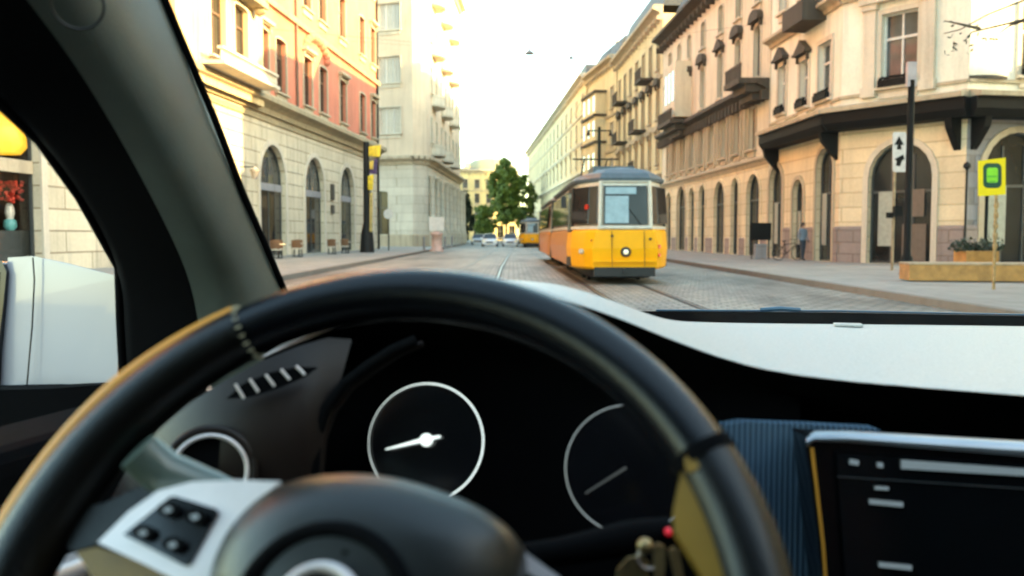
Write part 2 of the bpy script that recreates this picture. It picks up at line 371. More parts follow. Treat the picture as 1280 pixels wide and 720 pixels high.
# ---- pink corner building on the left
X1 = lambda Y: -17.08 + .0733 * Y
f = Face((X1(14), 14), (X1(76.2), 76.2))
b = thing('salmon_building', (X1(45), 45, 0), 'salmon pink building over a cream stone ground floor with tall arched shop windows', 'building')
wl = MB(); st = MB(); yl = MB()
arches = [(f.sy(y), wd, .14, 6.35, wd / 2) for y, wd in ((19, 3.2), (26.0, 4.3), (35.2, 3.0), (41.6, 4.1), (49.7, 4.2), (57.6, 4.2), (65.7, 4.0), (73.0, 1.9))]
arches[-1] = (arches[-1][0], 1.7, .14, 5.0, .85)
f.wall(st, 0, 8.05, arches, .34)
F1y = [16.6, 20.4, 24.5, 28.6, 32.6, 41.1, 43.9, 48.4, 51.3, 56.4, 59.8, 64.8, 70.7, 74.4]
up = []
ysplit = 47.0; ybay0 = 36.8
for (zb, zt, z0, z1) in ((9.45, 12.5, 8.05, 14.3), (15.5, 18.5, 14.3, 20.0), (21.3, 24.2, 20.0, 26.0)):
    ops = [(f.sy(y), 1.75, zb, zt, .12) for y in F1y]
    f.wall(wl, z0, z1, ops, .3, 0, 0, f.sy(ybay0)); f.wall(wl, z0, z1, ops, .3, 0, f.sy(ysplit), None)
    f.wall(yl, z0, z1, ops, .3, .55, f.sy(ybay0), f.sy(ysplit))
    for i, o in enumerate(ops):
        bay = ybay0 < F1y[i] < ysplit
        if F1y[i] > 75.5 : continue
        window(b, f, o, M['f_brown'], M['g_dark'], M['trim_light'] if bay else M['trim'], .3, .55 if bay else 0, None if bay and zb < 10 else ('flat' if i % 2 else None), bars=(1, .68))
for z in (8.05, 20):
    pass
for t in (f.sy(ybay0), f.sy(ysplit)): yl.face([f.P(t, 8.05, 0), f.P(t, 8.05, .55), f.P(t, 26, .55), f.P(t, 26, 0)])
stw = st.build('ground_floor_wall', M['cream_stone'], b)
closing(wl, [(X1(14), 14), (X1(76.2), 76.2)], 26, [(X1(76.2) - 13, 77), (X1(14) - 13, 15)])
wl.build('wall', M['salmon'], b); yl.build('bay_wall', M['yellow_plaster'], b)
m = MB(); f.band(m, COR(7.9, .75, .95), 0, None); f.band(m, [(0, 7.5), (.1, 7.5), (.14, 7.75), (0, 7.8)]); f.band(m, [(0, 14.0), (.22, 14.0), (.28, 14.3), (0, 14.3)], 0, f.sy(ybay0)); f.band(m, [(0, 14.0), (.22, 14.0), (.28, 14.3), (0, 14.3)], f.sy(ysplit))
f.band(m, COR(25.9, 1.1, 1.1)); m.build('cornice', M['cornice'], b)
m = MB()                                               # carved pediment and balustrade of the bay
tc = f.sy(42.5); f.bx(m, tc, 8.85, 1.15, 3.6, .08, .6)
for k in range(26): t = tc - 3.45 + k * 6.9 / 25; m.lathe(f.P(t, 8.93, 1.55), (0, 0, 1), [(.05, 0), (.09, .18), (.045, .42), (.06, .5)], 8)
f.bx(m, tc, 9.48, 1.55, 3.6, .06, .13); m.build('balcony', M['trim_light'], b)
m = MB()
for k in range(15):
    a = math.pi * k / 14; m.lathe(f.P(tc - 3.0 * math.cos(a), 12.75 + 1.25 * math.sin(a), .75), f.n, [(.32, 0), (.38, .2), (.22, .5)], 10)
f.bx(m, tc, 12.9, .95, 3.2, .16, .4); m.build('pediment', M['cornice'], b)
for (y0, r0) in ((58.1, 1), ):
    m = MB(); t = f.sy(y0)
    for k in range(11):
        a = math.pi * k / 10; m.lathe(f.P(t - 2.3 * math.cos(a), 13.0 + 1.0 * math.sin(a), .02), f.n, [(.3, 0), (.3, .15), (.12, .35)], 10)
    m.build('ornament', M['salmon'], b)
for i, o in enumerate(arches):
    W = window(b, f, o, M['f_dark'], M['clear'] if i == 1 else M['g_grey'], M['trim_light'], .34, 0, None, False, (1 if i > 1 else 0, .53 if i == 1 else .62), .3, label=None)
    if i >= 0:
        bm_ = MB(); f.bx(bm_, o[0], .14 + (o[3] - .14) * (.53 if i == 1 else .62), -.24, o[1] / 2 - .08, .2, .08); bm_.build('transom', M['trim'] if i == 1 else M['grey_stone'], W)
        lo = MB()
        if i != 1: f.bx(lo, o[0], 2.15, -.30, o[1] / 2 - .08, 1.8, .012); lo.build('shop_glass', M['g_dark'], W)
m = MB(); f.bx(m, f.sy(61.6), 4.3, .06, .35, .55, .06); f.bx(m, f.sy(61.6), 3.1, .06, .35, .3, .05); m.build('plaque', M['trim_dark'], b)
m = MB(); m.tube([f.P(f.sy(75.6), 0, .12), f.P(f.sy(75.6), 26, .12)], .09, 8); m.build('downpipe', M['iron'], b)
m = MB(); m.tube([f.P(f.sy(54.0), 8.9, .12), f.P(f.sy(54.0), 26, .12)], .08, 8); m.build('downpipe', M['f_brown'], b)
mansard([(X1(14), 14), (X1(76.2), 76.2)], [(X1(76.2) - 13, 77), (X1(14) - 13, 15)], 27, 2.5, 3).build('roof', M['roof'], b)
# showroom behind the near arch
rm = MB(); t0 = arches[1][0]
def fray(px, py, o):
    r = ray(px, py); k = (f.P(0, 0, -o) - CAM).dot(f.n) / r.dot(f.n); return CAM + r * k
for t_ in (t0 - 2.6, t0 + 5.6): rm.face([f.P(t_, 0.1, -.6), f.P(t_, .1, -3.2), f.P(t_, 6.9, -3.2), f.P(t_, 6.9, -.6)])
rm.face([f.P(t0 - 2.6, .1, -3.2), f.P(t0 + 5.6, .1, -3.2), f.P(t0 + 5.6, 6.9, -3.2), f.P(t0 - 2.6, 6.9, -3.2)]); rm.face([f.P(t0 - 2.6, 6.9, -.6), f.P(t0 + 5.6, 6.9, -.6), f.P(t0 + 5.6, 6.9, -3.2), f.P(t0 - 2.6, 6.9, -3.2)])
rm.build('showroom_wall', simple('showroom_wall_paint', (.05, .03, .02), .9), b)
M['amber'] = simple('amber_lamp_shade', (.8, .45, .08), .5, emit=.16, ecol=(1, .50, .04))
q = fray(2, 192, 1.3); lp = thing('pendant_lamp', q, 'glowing amber pendant lamp inside the arched shop window by the door mirror', 'lamp')
MB().lathe(q, (0, 0, 1), [(.55, 0), (.8, .3), (.75, .8), (.4, 1.3), (.06, 1.6)], 24).build('lamp_shade', M['amber'], lp)
MB().tube([q + V((0, 0, 1.58)), V((q.x, q.y, 6.88))], .02, 6).build('cord', M['iron'], lp)
q = fray(13, 288, 1.0); dz = thing('display_vase', q, 'white vase of red flowers on a teal pot in the arched shop window', 'vase')
MB().lathe(q, (0, 0, 1), [(.12, 0), (.2, .12), (.18, .3), (.12, .36)], 20).build('pot', simple('teal_glaze', (.15, .42, .42), .3), dz)
MB().lathe(q + V((0, 0, .36)), (0, 0, 1), [(.1, 0), (.15, .2), (.12, .4), (.07, .5)], 20).build('vase', simple('white_glaze', (.75, .68, .6), .3), dz)
m = MB(); rnd = random.Random(4)
for k in range(70):
    a = rnd.random() * 6.28; rr = rnd.random() ** .5 * .36; m.lathe(q + V((rr * math.cos(a), rr * math.sin(a), .85 + rnd.random() * .65)), (rnd.random() - .5, rnd.random() - .5, 1), [(.02, 0), (.07, .04), (.05, .09)], 6)
m.build('flowers', simple('red_petals', (.6, .05, .03), .6, var=.4), dz)
m = MB(); m.obox(V((q.x, q.y, q.z / 2)), f.d, f.n, (0, 0, 1), 1.6, .35, q.z / 2 - .003); tag(m.build('display_counter', M['f_dark']), 'dark display counter under the vase behind the arched shop window', 'counter')
# ---- tan corner building further up on the left
pts = [(-17.0, 93.5), (-10.2, 91.2)]
arc = []
for k in range(1, 6):
    a = R(-85 + 17 * k); arc.append((-10.45 + 1.75 * math.cos(a) * .95 + 0, 93.0 + 1.8 * math.sin(a)))
pts2 = pts + arc + [(-7.45, 127.5)]
b = thing('tan_corner_building', (-12, 95, 0), 'tall tan building with rounded corner and bow balconies left of the street', 'building')
wl = MB(); lo = MB(); cr = MB()
HT = 33
for i in range(len(pts2) - 1):
    g = Face(pts2[i], pts2[i + 1])
    if i == 0: ops3 = [(g.len - 4.45, 2.5), (g.len - 8, 0)]
    if i == 0:
        cs = [g.len - 2.3]
        lo_ops = [(g.len - 3.9, 2.0, .14, 5.9, .2)]
        g.wall(lo, 0, 8.9, lo_ops, .4)
        window(b, g, lo_ops[0], M['f_dark'], M['g_dark'], None, .4, bars=(1, .7), sill=False)
        z = 8.9
        for zb, zt in ((11.8, 14.5), (17.0, 19.7), (22.4, 25.1), (27.8, 30.5)):
            op = [(g.len - 2.6, 2.5, zb, zt, 0)]
            g.wall(wl, z, zt + 1.6, op, .25); z = zt + 1.6
            window(b, g, op[0], M['f_white'], M['g_curtain'], M['tan_light'], .25, 0, None, True, (2, 0), .12)
        g.wall(wl, z, HT, [])
    elif i == len(pts2) - 2:
        cs = [2.6 + 4.4 * k for k in range(8)]
        aops = [(c, 2.2, 1.6, 7.3, 1.1) for c in cs]
        g.wall(lo, 0, 8.9, aops, .6)
        for o in aops: window(b, g, o, M['f_dark'], M['g_grey'], M['tan_light'], .6, bars=(1, .6), sill=False, sur=.25)
        z = 8.9
        for zb, zt in ((11.3, 13.9), (16.5, 19.2), (21.9, 24.6), (27.3, 30.0)):
            ops = [(c, 1.2, zb, zt, 0) for c in cs]; g.wall(wl, z, zt + 1.6, ops, .25); z = zt + 1.6
            for c in ops: window(b, g, c, M['f_dark'], M['g_grey'], M['tan_light'], .25, bars=(1, .66), sur=.1)
        g.wall(wl, z, HT, [])
        col = MB()
        for c in [.45] + [c + 2.2 for c in cs]:
            col.lathe(g.P(c, 1.5, .35), (0, 0, 1), [(.42, 0), (.42, .3), (.32, .45), (.27, 5.6), (.4, 5.8), (.46, 6.1)], 16)
            g.bx(col, c, .8, .35, .5, .7, .45)
        col.build('colonnade', M['tan_light'], b)
        for j, z0 in enumerate((9.9, 15.2, 20.6, 26.0)):
            for c in ((5.0, 13.5, 22.0)):
                bw = MB(); q = [g.P(c + 1.9 * math.cos(math.pi * k / 10), z0, 1.25 * math.sin(math.pi * k / 10)) for k in range(11)]
                bw.prism(q, (0, 0, .18)); bw.grid([q, [p + V((0, 0, 1.1)) for p in q]], False)
                bw.grid([[p + V((0, 0, 1.1)) + g.n * .06 for p in q], [p + V((0, 0, 1.22)) + g.n * .06 for p in q]], False)
                bw.build('bow_balcony', M['tan_light'], b)
    else:
        lo.face([g.P(0, 0), g.P(g.len, 0), g.P(g.len, 8.9), g.P(0, 8.9)]); wl.face([g.P(0, 8.9), g.P(g.len, 8.9), g.P(g.len, HT), g.P(0, HT)])
    g.band(cr, COR(8.6, .7, .9)); g.band(cr, COR(HT - .4, .9, .9)); g.band(cr, [(0, 0), (.12, 0), (.12, 1.3), (.05, 1.4), (0, 1.4)])
closing(wl, pts2, HT, [(-21, 128), (-21, 94)])
wl.build('wall', M['tan'], b); lo.build('ground_floor_wall', M['tan_light'], b); cr.build('cornice', M['trim'], b)
mansard(pts2, [(-21, 128), (-21, 94)], HT + .4, 2.5, 3).build('roof', M['roof'], b)
# ---- generic right-hand / far buildings
def simple_building(name, label, P0, P1, H, low, cols, floors, wm, lm, depth=12, trim='trim', fm='f_brown', gm='g_dark', hoods=(None,), arch_low=True, lowz=5.0, roofh=3, ww=1.2, cwin=None, roofmat='roof', oriel=None, dark_low=False):
    f = Face(P0, P1); b = thing(name, ((P0[0] + P1[0]) / 2, (P0[1] + P1[1]) / 2, 0), label, 'building')
    wl = MB(); lw = MB(); cr = MB()
    cs = [f.len * (k + .5) / cols for k in range(cols)] if isinstance(cols, int) else cols
    bay = f.len / len(cs)
    lo = [(c, min(2.2, bay * .55), .14, lowz - .7, min(1.1, bay * .27) if arch_low else 0) for c in cs]
    f.wall(lw, 0, low, lo, .4)
    for o in lo: window(b, f, o, M['f_dark'], M['g_dark'], M[trim] if arch_low else None, .4, sill=False, bars=(1, .6))
    z = low
    for j, (zb, zt) in enumerate(floors):
        z1 = H if j == len(floors) - 1 else (zt + floors[j + 1][0]) / 2
        ops = [(c, ww, zb, zt, 0) for c in cs]; f.wall(wl, z, z1, ops, .25); z = z1
        for o in ops: window(b, f, o, M[fm], M[gm], M[trim], .25, hood=hoods[j % len(hoods)], bars=(1, .66), sur=.12)
        if j < len(floors) - 1: f.band(cr, [(0, z1 - .12), (.15, z1 - .12), (.2, z1 + .12), (0, z1 + .12)])
    f.band(cr, COR(low - .3, .5, .6)); f.band(cr, COR(H - .2, .9, .9)); brackets(cr, f, H - .35, 1.4, .5, .35)
    back = [(P1[0] + f.n.x * -depth, P1[1] + f.n.y * -depth), (P0[0] + f.n.x * -depth, P0[1] + f.n.y * -depth)]
    closing(wl, [P0, P1], H, back)
    wl.build('wall', M[wm], b); lw.build('ground_floor_wall', M[lm], b); cr.build('cornice', M[trim], b)
    rf = mansard([P0, P1], back, H + .65, roofh, 2.2).build('roof', M[roofmat], b)
    for k in (.2, .7):
        ch = MB(); f.bx(ch, f.len * k, H + roofh + .9, -3.2, .5, 1.2, .35); ch.build('chimney', M[wm], rf)
    return f, b
XR = lambda Y: 15.66 - .041 * Y
# far right, D: long pale building with plain upper wall
fD, bD = simple_building('pale_terrace', 'long pale straw coloured building furthest along the right side of the street', (4.0, 221), (9.4, 113), 21.2, 9.2, 17, ((10.6, 12.6), (14.2, 16.4), (17.6, 19.6)), 'pale_straw', 'straw', lowz=7.2, fm='f_white', gm='g_grey', roofh=1.5, trim='trim_light', hoods=('flat', None, None), ww=1.1)
# C2: boxed oriel block
fO, bO = simple_building('oriel_house', 'straw yellow house with stacked boxed oriels behind the tram', (9.6, 112.6), (11.55, 98.6), 20.6, 6.5, 4, ((7.6, 10), (11.6, 14), (15.6, 18)), 'straw', 'lemon', lowz=5.4, gm='g_grey', roofh=2.5, trim='trim', fm='f_white')
m = MB(); fO.bx(m, 6.3, 12.9, .65, 3.4, 4.9, .65); mm = m.build('oriel', M['pale_straw'], bO)
m = MB()
for z in (8.0, 12.1, 15.2, 17.9): fO.bx(m, 6.3, z, .72, 3.55, .14, .8)
m.build('oriel_band', M['trim_dark'], mm)
m = MB()
for z in (10.0, 13.7, 16.6):
    for t in (3.8, 6.3, 8.8): fO.bx(m, t, z, 1.302, .5, .9, .01)
m.build('oriel_window', M['g_grey'], mm)
# C: lemon house
fC, bC = simple_building('lemon_house', 'lemon cream house with flower balconies next to the straw oriel house', (XR(98), 98.2), (XR(74.6), 74.6), 19.8, 6.2, 7, ((7.4, 9.9), (11.2, 13.9), (15.4, 18.0)), 'lemon', 'lemon', lowz=5.2, hoods=('flat', 'arc', None), roofh=3.2, trim='trim', gm='g_dark')
for t, z in ((fC.len * .22, 11.0), (fC.len * .64, 11.0), (fC.len * .64, 7.2), (fC.len * .22, 15.1), (fC.len * .78, 15.1)):
    m = MB(); fC.bx(m, t, z - .1, .6, 1.5, .1, .6); 
    for k in range(16): fC.bx(m, t - 1.4 + k * 2.8 / 15, z + .45, 1.15, .03, .45, .03)
    fC.bx(m, t, z + .92, 1.15, 1.5, .04, .05); m.build('balcony', M['trim_dark'], bC)
# A: beige building
P0, P1 = (XR(74.6), 74.4), (XR(47.4), 47.4)
f = Face(P0, P1); b = thing('beige_building', (XR(60), 60, 0), 'rose beige building with two dark balconies, long dark cornice and hooded windows', 'building')
wl = MB(); lw = MB(); cr = MB(); dk = MB()
lo = [(f.sy(y), wd, .14, 4.75, wd / 2) for y, wd in ((71.5, 1.7), (67.2, 2.6), (63.9, 1.5), (61.0, 1.6), (56.7, 2.4), (53.3, 1.5), (49.8, 2.3))]
lo[1] = (lo[1][0], 2.6, .14, 5.0, 1.3)
f.wall(lw, 0, 5.35, lo, .25)
for k, o in enumerate(lo): window(b, f, o, M['f_dark'], M['g_dark'], M['trim'] if k == 1 else M['beige'], .25, sill=False, bars=(1, .68), sur=.2)
mz = [(f.sy(y), 1.15, 6.15, 8.5, 0) for y in (71.8, 69.4, 66.2, 63.6, 60.9, 58.6, 55.8, 53.0, 50.2)]
f.wall(wl, 5.35, 9.5, mz, .3)
for o in mz: window(b, f, o, M['f_brown'], M['g_dark'], M['trim'], .3, bars=(1, .66), sur=.16)
F2 = [71.6, 68.4, 65.2, 61.3, 56.9, 53.1, 49.5]
o2 = [(f.sy(y), 1.15, 10.0, 12.9, .3) for y in F2]; f.wall(wl, 9.5, 13.6, o2, .3)
for k, o in enumerate(o2): window(b, f, o, M['f_dark'], M['g_grey'], M['trim_light'], .3, hood=('arc', 'tri', 'arc')[k % 3], bars=(1, .66), sur=.14)
o3 = [(f.sy(y), 1.05, 14.1, 15.9, .25) for y in F2]; f.wall(wl, 13.6, 17, o3, .3)
for o in o3: window(b, f, o, M['f_dark'], M['g_dark'], M['trim_light'], .3, bars=(1, .6), sur=.12)
f.band(cr, COR(5.15, .3, .45)); f.band(dk, COR(8.95, .65, .7)); brackets(dk, f, 8.8, .75, .45, .55, w=.13)
f.band(dk, COR(16.8, 1.0, .8)); brackets(dk, f, 16.6, 1.1, .6, .4)
cr.build('string_course', M['trim'], b); dk.build('cornice', M['trim_dark'], b)
pil = MB()
for k in range(len(mz) - 1):
    t = (mz[k][0] + mz[k + 1][0]) / 2
    for dt in (-.35, .35): f.bx(pil, t + dt, 7.3, .1, .13, 1.5, .1)
pil.build('pilasters', M['trim'], b)
m = MB(); f.bx(m, f.sy(66.4), 11.9, .6, 1.9, 2.0, .6); orr = m.build('oriel', M['beige_up'], b)
m = MB()
for dt in (-1, 0, 1): f.bx(m, f.sy(66.4) + dt * 1.15, 12.2, 1.203, .36, 1.1, .012)
m.build('oriel_window', M['g_dark'], orr)
for y, hw in ((66.4, 2.3), (48.9, 1.4)):
    m = MB(); t = f.sy(y); f.bx(m, t, 9.55, .8, hw, .14, .85); f.bx(m, t, 9.2, .6, hw * .85, .22, .6); f.bx(m, t, 8.8, .4, hw * .7, .2, .4)
    f.bx(m, t, 10.4, 1.55, hw, .06, .06)
    for k in range(18): f.bx(m, t - hw * .95 + k * hw * 1.9 / 17, 10.0, 1.55, .045, .36, .045)
    m.build('balcony', M['trim_dark'], b)
closing(wl, [P0, P1], 17, [(P1[0] + 13, P1[1]), (P0[0] + 13, P0[1])])
wl.build('wall', M['beige_up'], b); lw.build('ground_floor_wall', M['beige'], b)
pm = MB(); edges = []
for o in sorted(lo): edges.append((o[0] - o[1] / 2 - .21, o[0] + o[1] / 2 + .21))
t = 0
for l, r in edges: f.band(pm, [(0, 0), (.06, 0), (.06, 1.1), (0, 1.15)], t, l); t = r
f.band(pm, [(0, 0), (.06, 0), (.06, 1.1), (0, 1.15)], t, f.len)
pm.build('plinth', M['plinth'], b)
rf = mansard([P0, P1], [(P1[0] + 13, P1[1]), (P0[0] + 13, P0[1])], 17.6, 2.4, 2.2).build('roof', M['roof'], b)
m = MB(); f.bx(m, f.sy(70), 20.5, -2.6, .5, 1.2, .4); m.build('chimney', M['corner'], rf)
# B: corner building with black canopy
poly = [(XR(47.2), 47.2), (14.1, 38.1), (17.3, 33.75), (21.6, 34.55), (36, 37.5)]
b = thing('ivory_corner_building', (18, 38, 0), 'ivory corner building with black canopy on brackets and wide arched shopfronts', 'building')
wl = MB(); lw = MB(); cr = MB(); fa = MB(); sg = MB(); pl = MB(); gs = MB()
HB = 16.4
for i in range(4):
    f = Face(poly[i], poly[i + 1])
    if i == 0:
        lo = [(f.sy(46.1), 2.0, .14, 4.9, 1.0), (f.sy(42.9), 1.4, .14, 4.0, .7), (f.sy(39.7), 1.9, .14, 5.2, .95)]
        w1 = [(f.sy(45.4), 1.1, 7.5, 9.9, 0), (f.sy(42.4), 1.1, 7.4, 9.6, 0), (f.sy(39.9), 1.5, 7.35, 9.9, 0)]
    elif i == 1:
        q = Face(poly[1], poly[2])
        lo = [(2.75, 2.75, .14, 5.05, 1.38)]; w1 = [(2.6, 1.55, 7.35, 10.3, 0)]
    elif i == 2: lo = [(2.25, 2.9, .14, 5.25, 1.45)]; w1 = [(2.95, 1.5, 7.4, 10.0, 0)]
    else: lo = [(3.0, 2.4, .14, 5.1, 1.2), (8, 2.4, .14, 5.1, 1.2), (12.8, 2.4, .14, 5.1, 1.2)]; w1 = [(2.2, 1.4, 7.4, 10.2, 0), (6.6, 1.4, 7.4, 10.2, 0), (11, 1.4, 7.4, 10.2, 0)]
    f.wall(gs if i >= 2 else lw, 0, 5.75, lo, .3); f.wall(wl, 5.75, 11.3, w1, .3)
    for o in lo:
        W = window(b, f, o, M['f_dark'], M['g_dark'], M['trim_light'] if i == 1 else M['trim'], .3, sill=False, bars=(1 if o[1] < 2.4 else 2, .6), sur=.2 if o[1] < 2 else .24)
        m = MB()
        hb = (o[3] - .14) * .6
        f.bx(m, o[0] - o[1] * .24, .6 + hb / 2 - .1, -.20, o[1] * .13, hb / 2 - .35, .02)
        m.build('door_panel', simple('grey_green_door_paint_%d' % (i * 7 + int(o[0])), (.33, .34, .29), .5), W)
        if i == 1: 
            m = MB(); f.bx(m, o[0] + .62, 2.6, -.20, .32, .55, .02); f.bx(m, o[0] + .55, 1.0, -.2, .5, .75, .02); m.build('door_panel', simple('brown_door_paint', (.13, .1, .08), .5), W)
    for o in w1: window(b, f, o, M['f_white'], M['g_grey'], M['trim_light'], .3, hood=('tri' if i == 0 and abs(o[1] - 1.1) < .01 else None), bars=(1, .66), sur=.2, box=M['fascia'] if i != 3 else None)
    w2 = [(o[0], o[1], 12.6, 15.0, 0) for o in w1]; f.wall(wl, 11.3, HB, w2, .3)
    for o in w2: window(b, f, o, M['f_white'], M['g_grey'], M['trim_light'], .3, bars=(1, .66), sur=.15)
    ts = 1.0 if i == 0 else -.0
    f.band(fa, [(0, 5.72), (.75, 5.72), (.95, 6.0), (.95, 6.45), (0, 6.45)], ts - (0 if i == 0 else .35), f.len + (.35 if i in (0, 1) else 0))
    f.band(cr, [(0, 6.451), (1.1, 6.451), (1.12, 6.62), (.2, 6.8), (0, 6.8)], ts - (0 if i == 0 else .3), f.len + (.3 if i in (0, 1) else 0))
    f.band(cr, [(0, 7.1), (.1, 7.1), (.1, 7.22), (0, 7.22)]); f.band(cr, COR(11.1, .5, .5)); f.band(cr, COR(HB - .2, 1, .9))
    for t in ([1.3, f.len - .35] if i == 0 else [f.len - .35] if i == 1 else [.3, 5.5, 10.5]):
        if t < f.len + .1:
            q = [f.P(t - .14, 5.72, 0), f.P(t - .14, 5.72, .8), f.P(t - .14, 5.35, .7), f.P(t - .14, 4.75, .2), f.P(t - .14, 4.55, 0)]; fa.prism(q, f.d * .28)
    t = 0
    for o in sorted(lo):
        l, r = o[0] - o[1] / 2 - .26, o[0] + o[1] / 2 + .26
        if l > t: f.band(pl, [(0, 0), (.07, 0), (.07, 1.62), (0, 1.68)], t, l)
        t = r
    if t < f.len: f.band(pl, [(0, 0), (.07, 0), (.07, 1.62), (0, 1.68)], t, f.len)
    if i == 1:
        m = MB()
        for t in (1.35, 3.85):
            f.bx(m, t, 8.85, .09, .26, 1.75, .1); f.bx(m, t, 10.65, .12, .34, .12, .16); f.bx(m, t, 7.2, .12, .32, .2, .14)
        f.bx(m, 2.6, 10.95, .16, 1.65, .18, .22); f.bx(m, 2.6, 11.15, .2, 1.8, .06, .3); m.build('aedicule', M['trim_light'], b)
    if i == 2:
        m = MB(); rr = []
        for z in (7.3, 11.0): rr.append([f.P(.0 + 1.65 * k / 12, z, .02 + .14 * math.sin(math.pi * k / 12)) for k in range(13)])
        m.grid(rr); m.build('bowed_panel', M['corner'], b)
        m = MB(); m.grid([[f.P(1.65 * k / 12, 7.22, .02 + .25 * math.sin(math.pi * k / 12)) for k in range(13)], [f.P(1.65 * k / 12, 7.34, .02 + .25 * math.sin(math.pi * k / 12)) for k in range(13)]]); m.build('moulding', M['trim_dark'], b)
closing(wl, poly, HB, [(36, 47.5)])
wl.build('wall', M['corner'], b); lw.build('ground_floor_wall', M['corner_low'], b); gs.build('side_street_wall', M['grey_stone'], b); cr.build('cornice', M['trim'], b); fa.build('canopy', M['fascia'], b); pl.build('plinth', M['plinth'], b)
mansard(poly, [(36, 47.5)], HB + .7, 2.0, 2.5).build('roof', M['roof'], b)
m = MB(); f = Face(poly[0], poly[1]); t = f.sy(41.2); f.bx(m, t, 11.35, .55, 1.3, .45, .55); m.build('stone_balcony', M['trim_dark'], b)
# unseen building across the side street, added to keep sun off car and street
fS, bS = simple_building('unseen_shade_building', 'unseen ochre building added across the side street to shade the street and car', (18.5, 21.5), (18.5, -45), 15.0, 5, 14, ((6, 8.4), (10, 12.4)), 'yellow_plaster', 'beige', depth=75, roofh=1)
# building behind camera left: sunlit ochre
# far centre building
fF, bF = simple_building('far_domed_building', 'distant sunlit yellow building with domed grey roof closing the street', (-13.5, 226), (1.5, 232), 17.5, 5, 5, ((6, 8.4), (9.6, 12.0), (13.4, 15.6)), 'far_yellow', 'far_yellow', depth=20, lowz=4.5, roofh=.5, gm='g_grey', ww=1.3, arch_low=False)
m = MB(); m.lathe((-6, 236, 18.0), (0, 0, 1), [(7.6, 0), (7.2, .9), (6.2, 2.0), (4.2, 3.1), (2, 3.6), (.2, 3.8)], 28); m.build('dome', simple('dome_zinc', (.32, .29, .18), .6), bF)
# ------------------------------------------------------------------ vegetation
def leafmat(name, c0, c1):
    m, nt, b, N, L = nm(name); v = coords(nt)
    L(ramp(nt, ntex(nt, v, .9, 4), [(.35, c0), (.68, c1)]), b.inputs['Base Color']); b.inputs['Roughness'].default_value = .6
    b.inputs['Subsurface Weight'].default_value = 0; return m
M['leaf'] = leafmat('broad_leaf', (.04, .085, .014), (.20, .24, .035)); M['cyp'] = leafmat('cypress_leaf', (.012, .022, .012), (.035, .05, .025))
M['bark'] = simple('bark', (.09, .065, .045), .9, bump=.6, bs=15)
def crown(cx, cy, z0, z1, r, nclump, per, leaf, shape='round', mat='leaf', parent=None):
    m = MB(); rnd = random.Random(int(cx * 10) + 3)
    for c in range(nclump):
        while True:
            p = V((rnd.uniform(-1, 1), rnd.uniform(-1, 1), rnd.uniform(-1, 1)))
            if p.length > 1: continue
            if shape == 'round' and p.length < .45: continue
            break
        h = (p.z + 1) / 2
        k = 1.0 if shape == 'round' else (1.05 - h) ** .55 * 1.1
        k *= .8 + .4 * noise.noise(V((p.x * 2, p.y * 2, p.z * 2 + cx)))
        q = V((cx + p.x * r * k, cy + p.y * r * k, z0 + (z1 - z0) * h)); cr_ = r * (.2 if shape == 'round' else .25)
        for l in range(per):
            d = V((rnd.gauss(0, 1), rnd.gauss(0, 1), rnd.gauss(0, .8))) * cr_ * .5; a = V((rnd.gauss(0, 1), rnd.gauss(0, 1), rnd.gauss(0, 1))).normalized(); bb = a.cross(V((rnd.random(), rnd.random(), rnd.random()))).normalized()
            s_ = leaf * rnd.uniform(.6, 1.3); o = q + d; m.face([o - a * s_, o + bb * s_ * .5, o + a * s_, o - bb * s_ * .5])
    return m.build('crown', M[mat], parent)
def tree(x, y, h, r, label, name='tree', z0=None, shape='round', mat='leaf', n=90, per=60, leaf=.28, group=None):
    t = thing(name, (x, y, .1), label, 'tree', group); m = MB(); zc = z0 or h * .3
    m.tube([(x, y, .1), (x + .1, y, zc * .6), (x, y + .1, zc + (h - zc) * .5)], [.3, .22, .08], 8)
    rnd = random.Random(5)
    for k in range(6 if shape == 'round' else 0):
        a = k * 1.05; m.tube([(x, y, zc * .8 + k * .3), (x + math.cos(a) * r * .5, y + math.sin(a) * r * .5, zc + (h - zc) * .4 + k * .3)], [.12, .04], 6)
    m.build('trunk', M['bark'], t); crown(x, y, zc, h, r, n, per, leaf, shape, mat, t); return t
tree(-1.2, 172, 16.2, 3.6, 'large round leafy tree beyond the cars, yellow green on its top', z0=3, n=150, per=70, leaf=.34)
tree(2.2, 180, 13.5, 3.0, 'leafy tree beside the pale terrace behind the tram', z0=2.5, n=90, per=60, leaf=.34)
tree(-5.0, 160, 6.6, 2.6, 'low bushy tree in front of the far yellow building', z0=1.0, n=80, per=60, leaf=.25)
tree(-7.4, 138, 8.3, 1.75, 'dark narrow cypress at the end of the tan corner building', name='cypress', z0=.4, shape='cone', mat='cyp', n=110, per=60, leaf=.2)
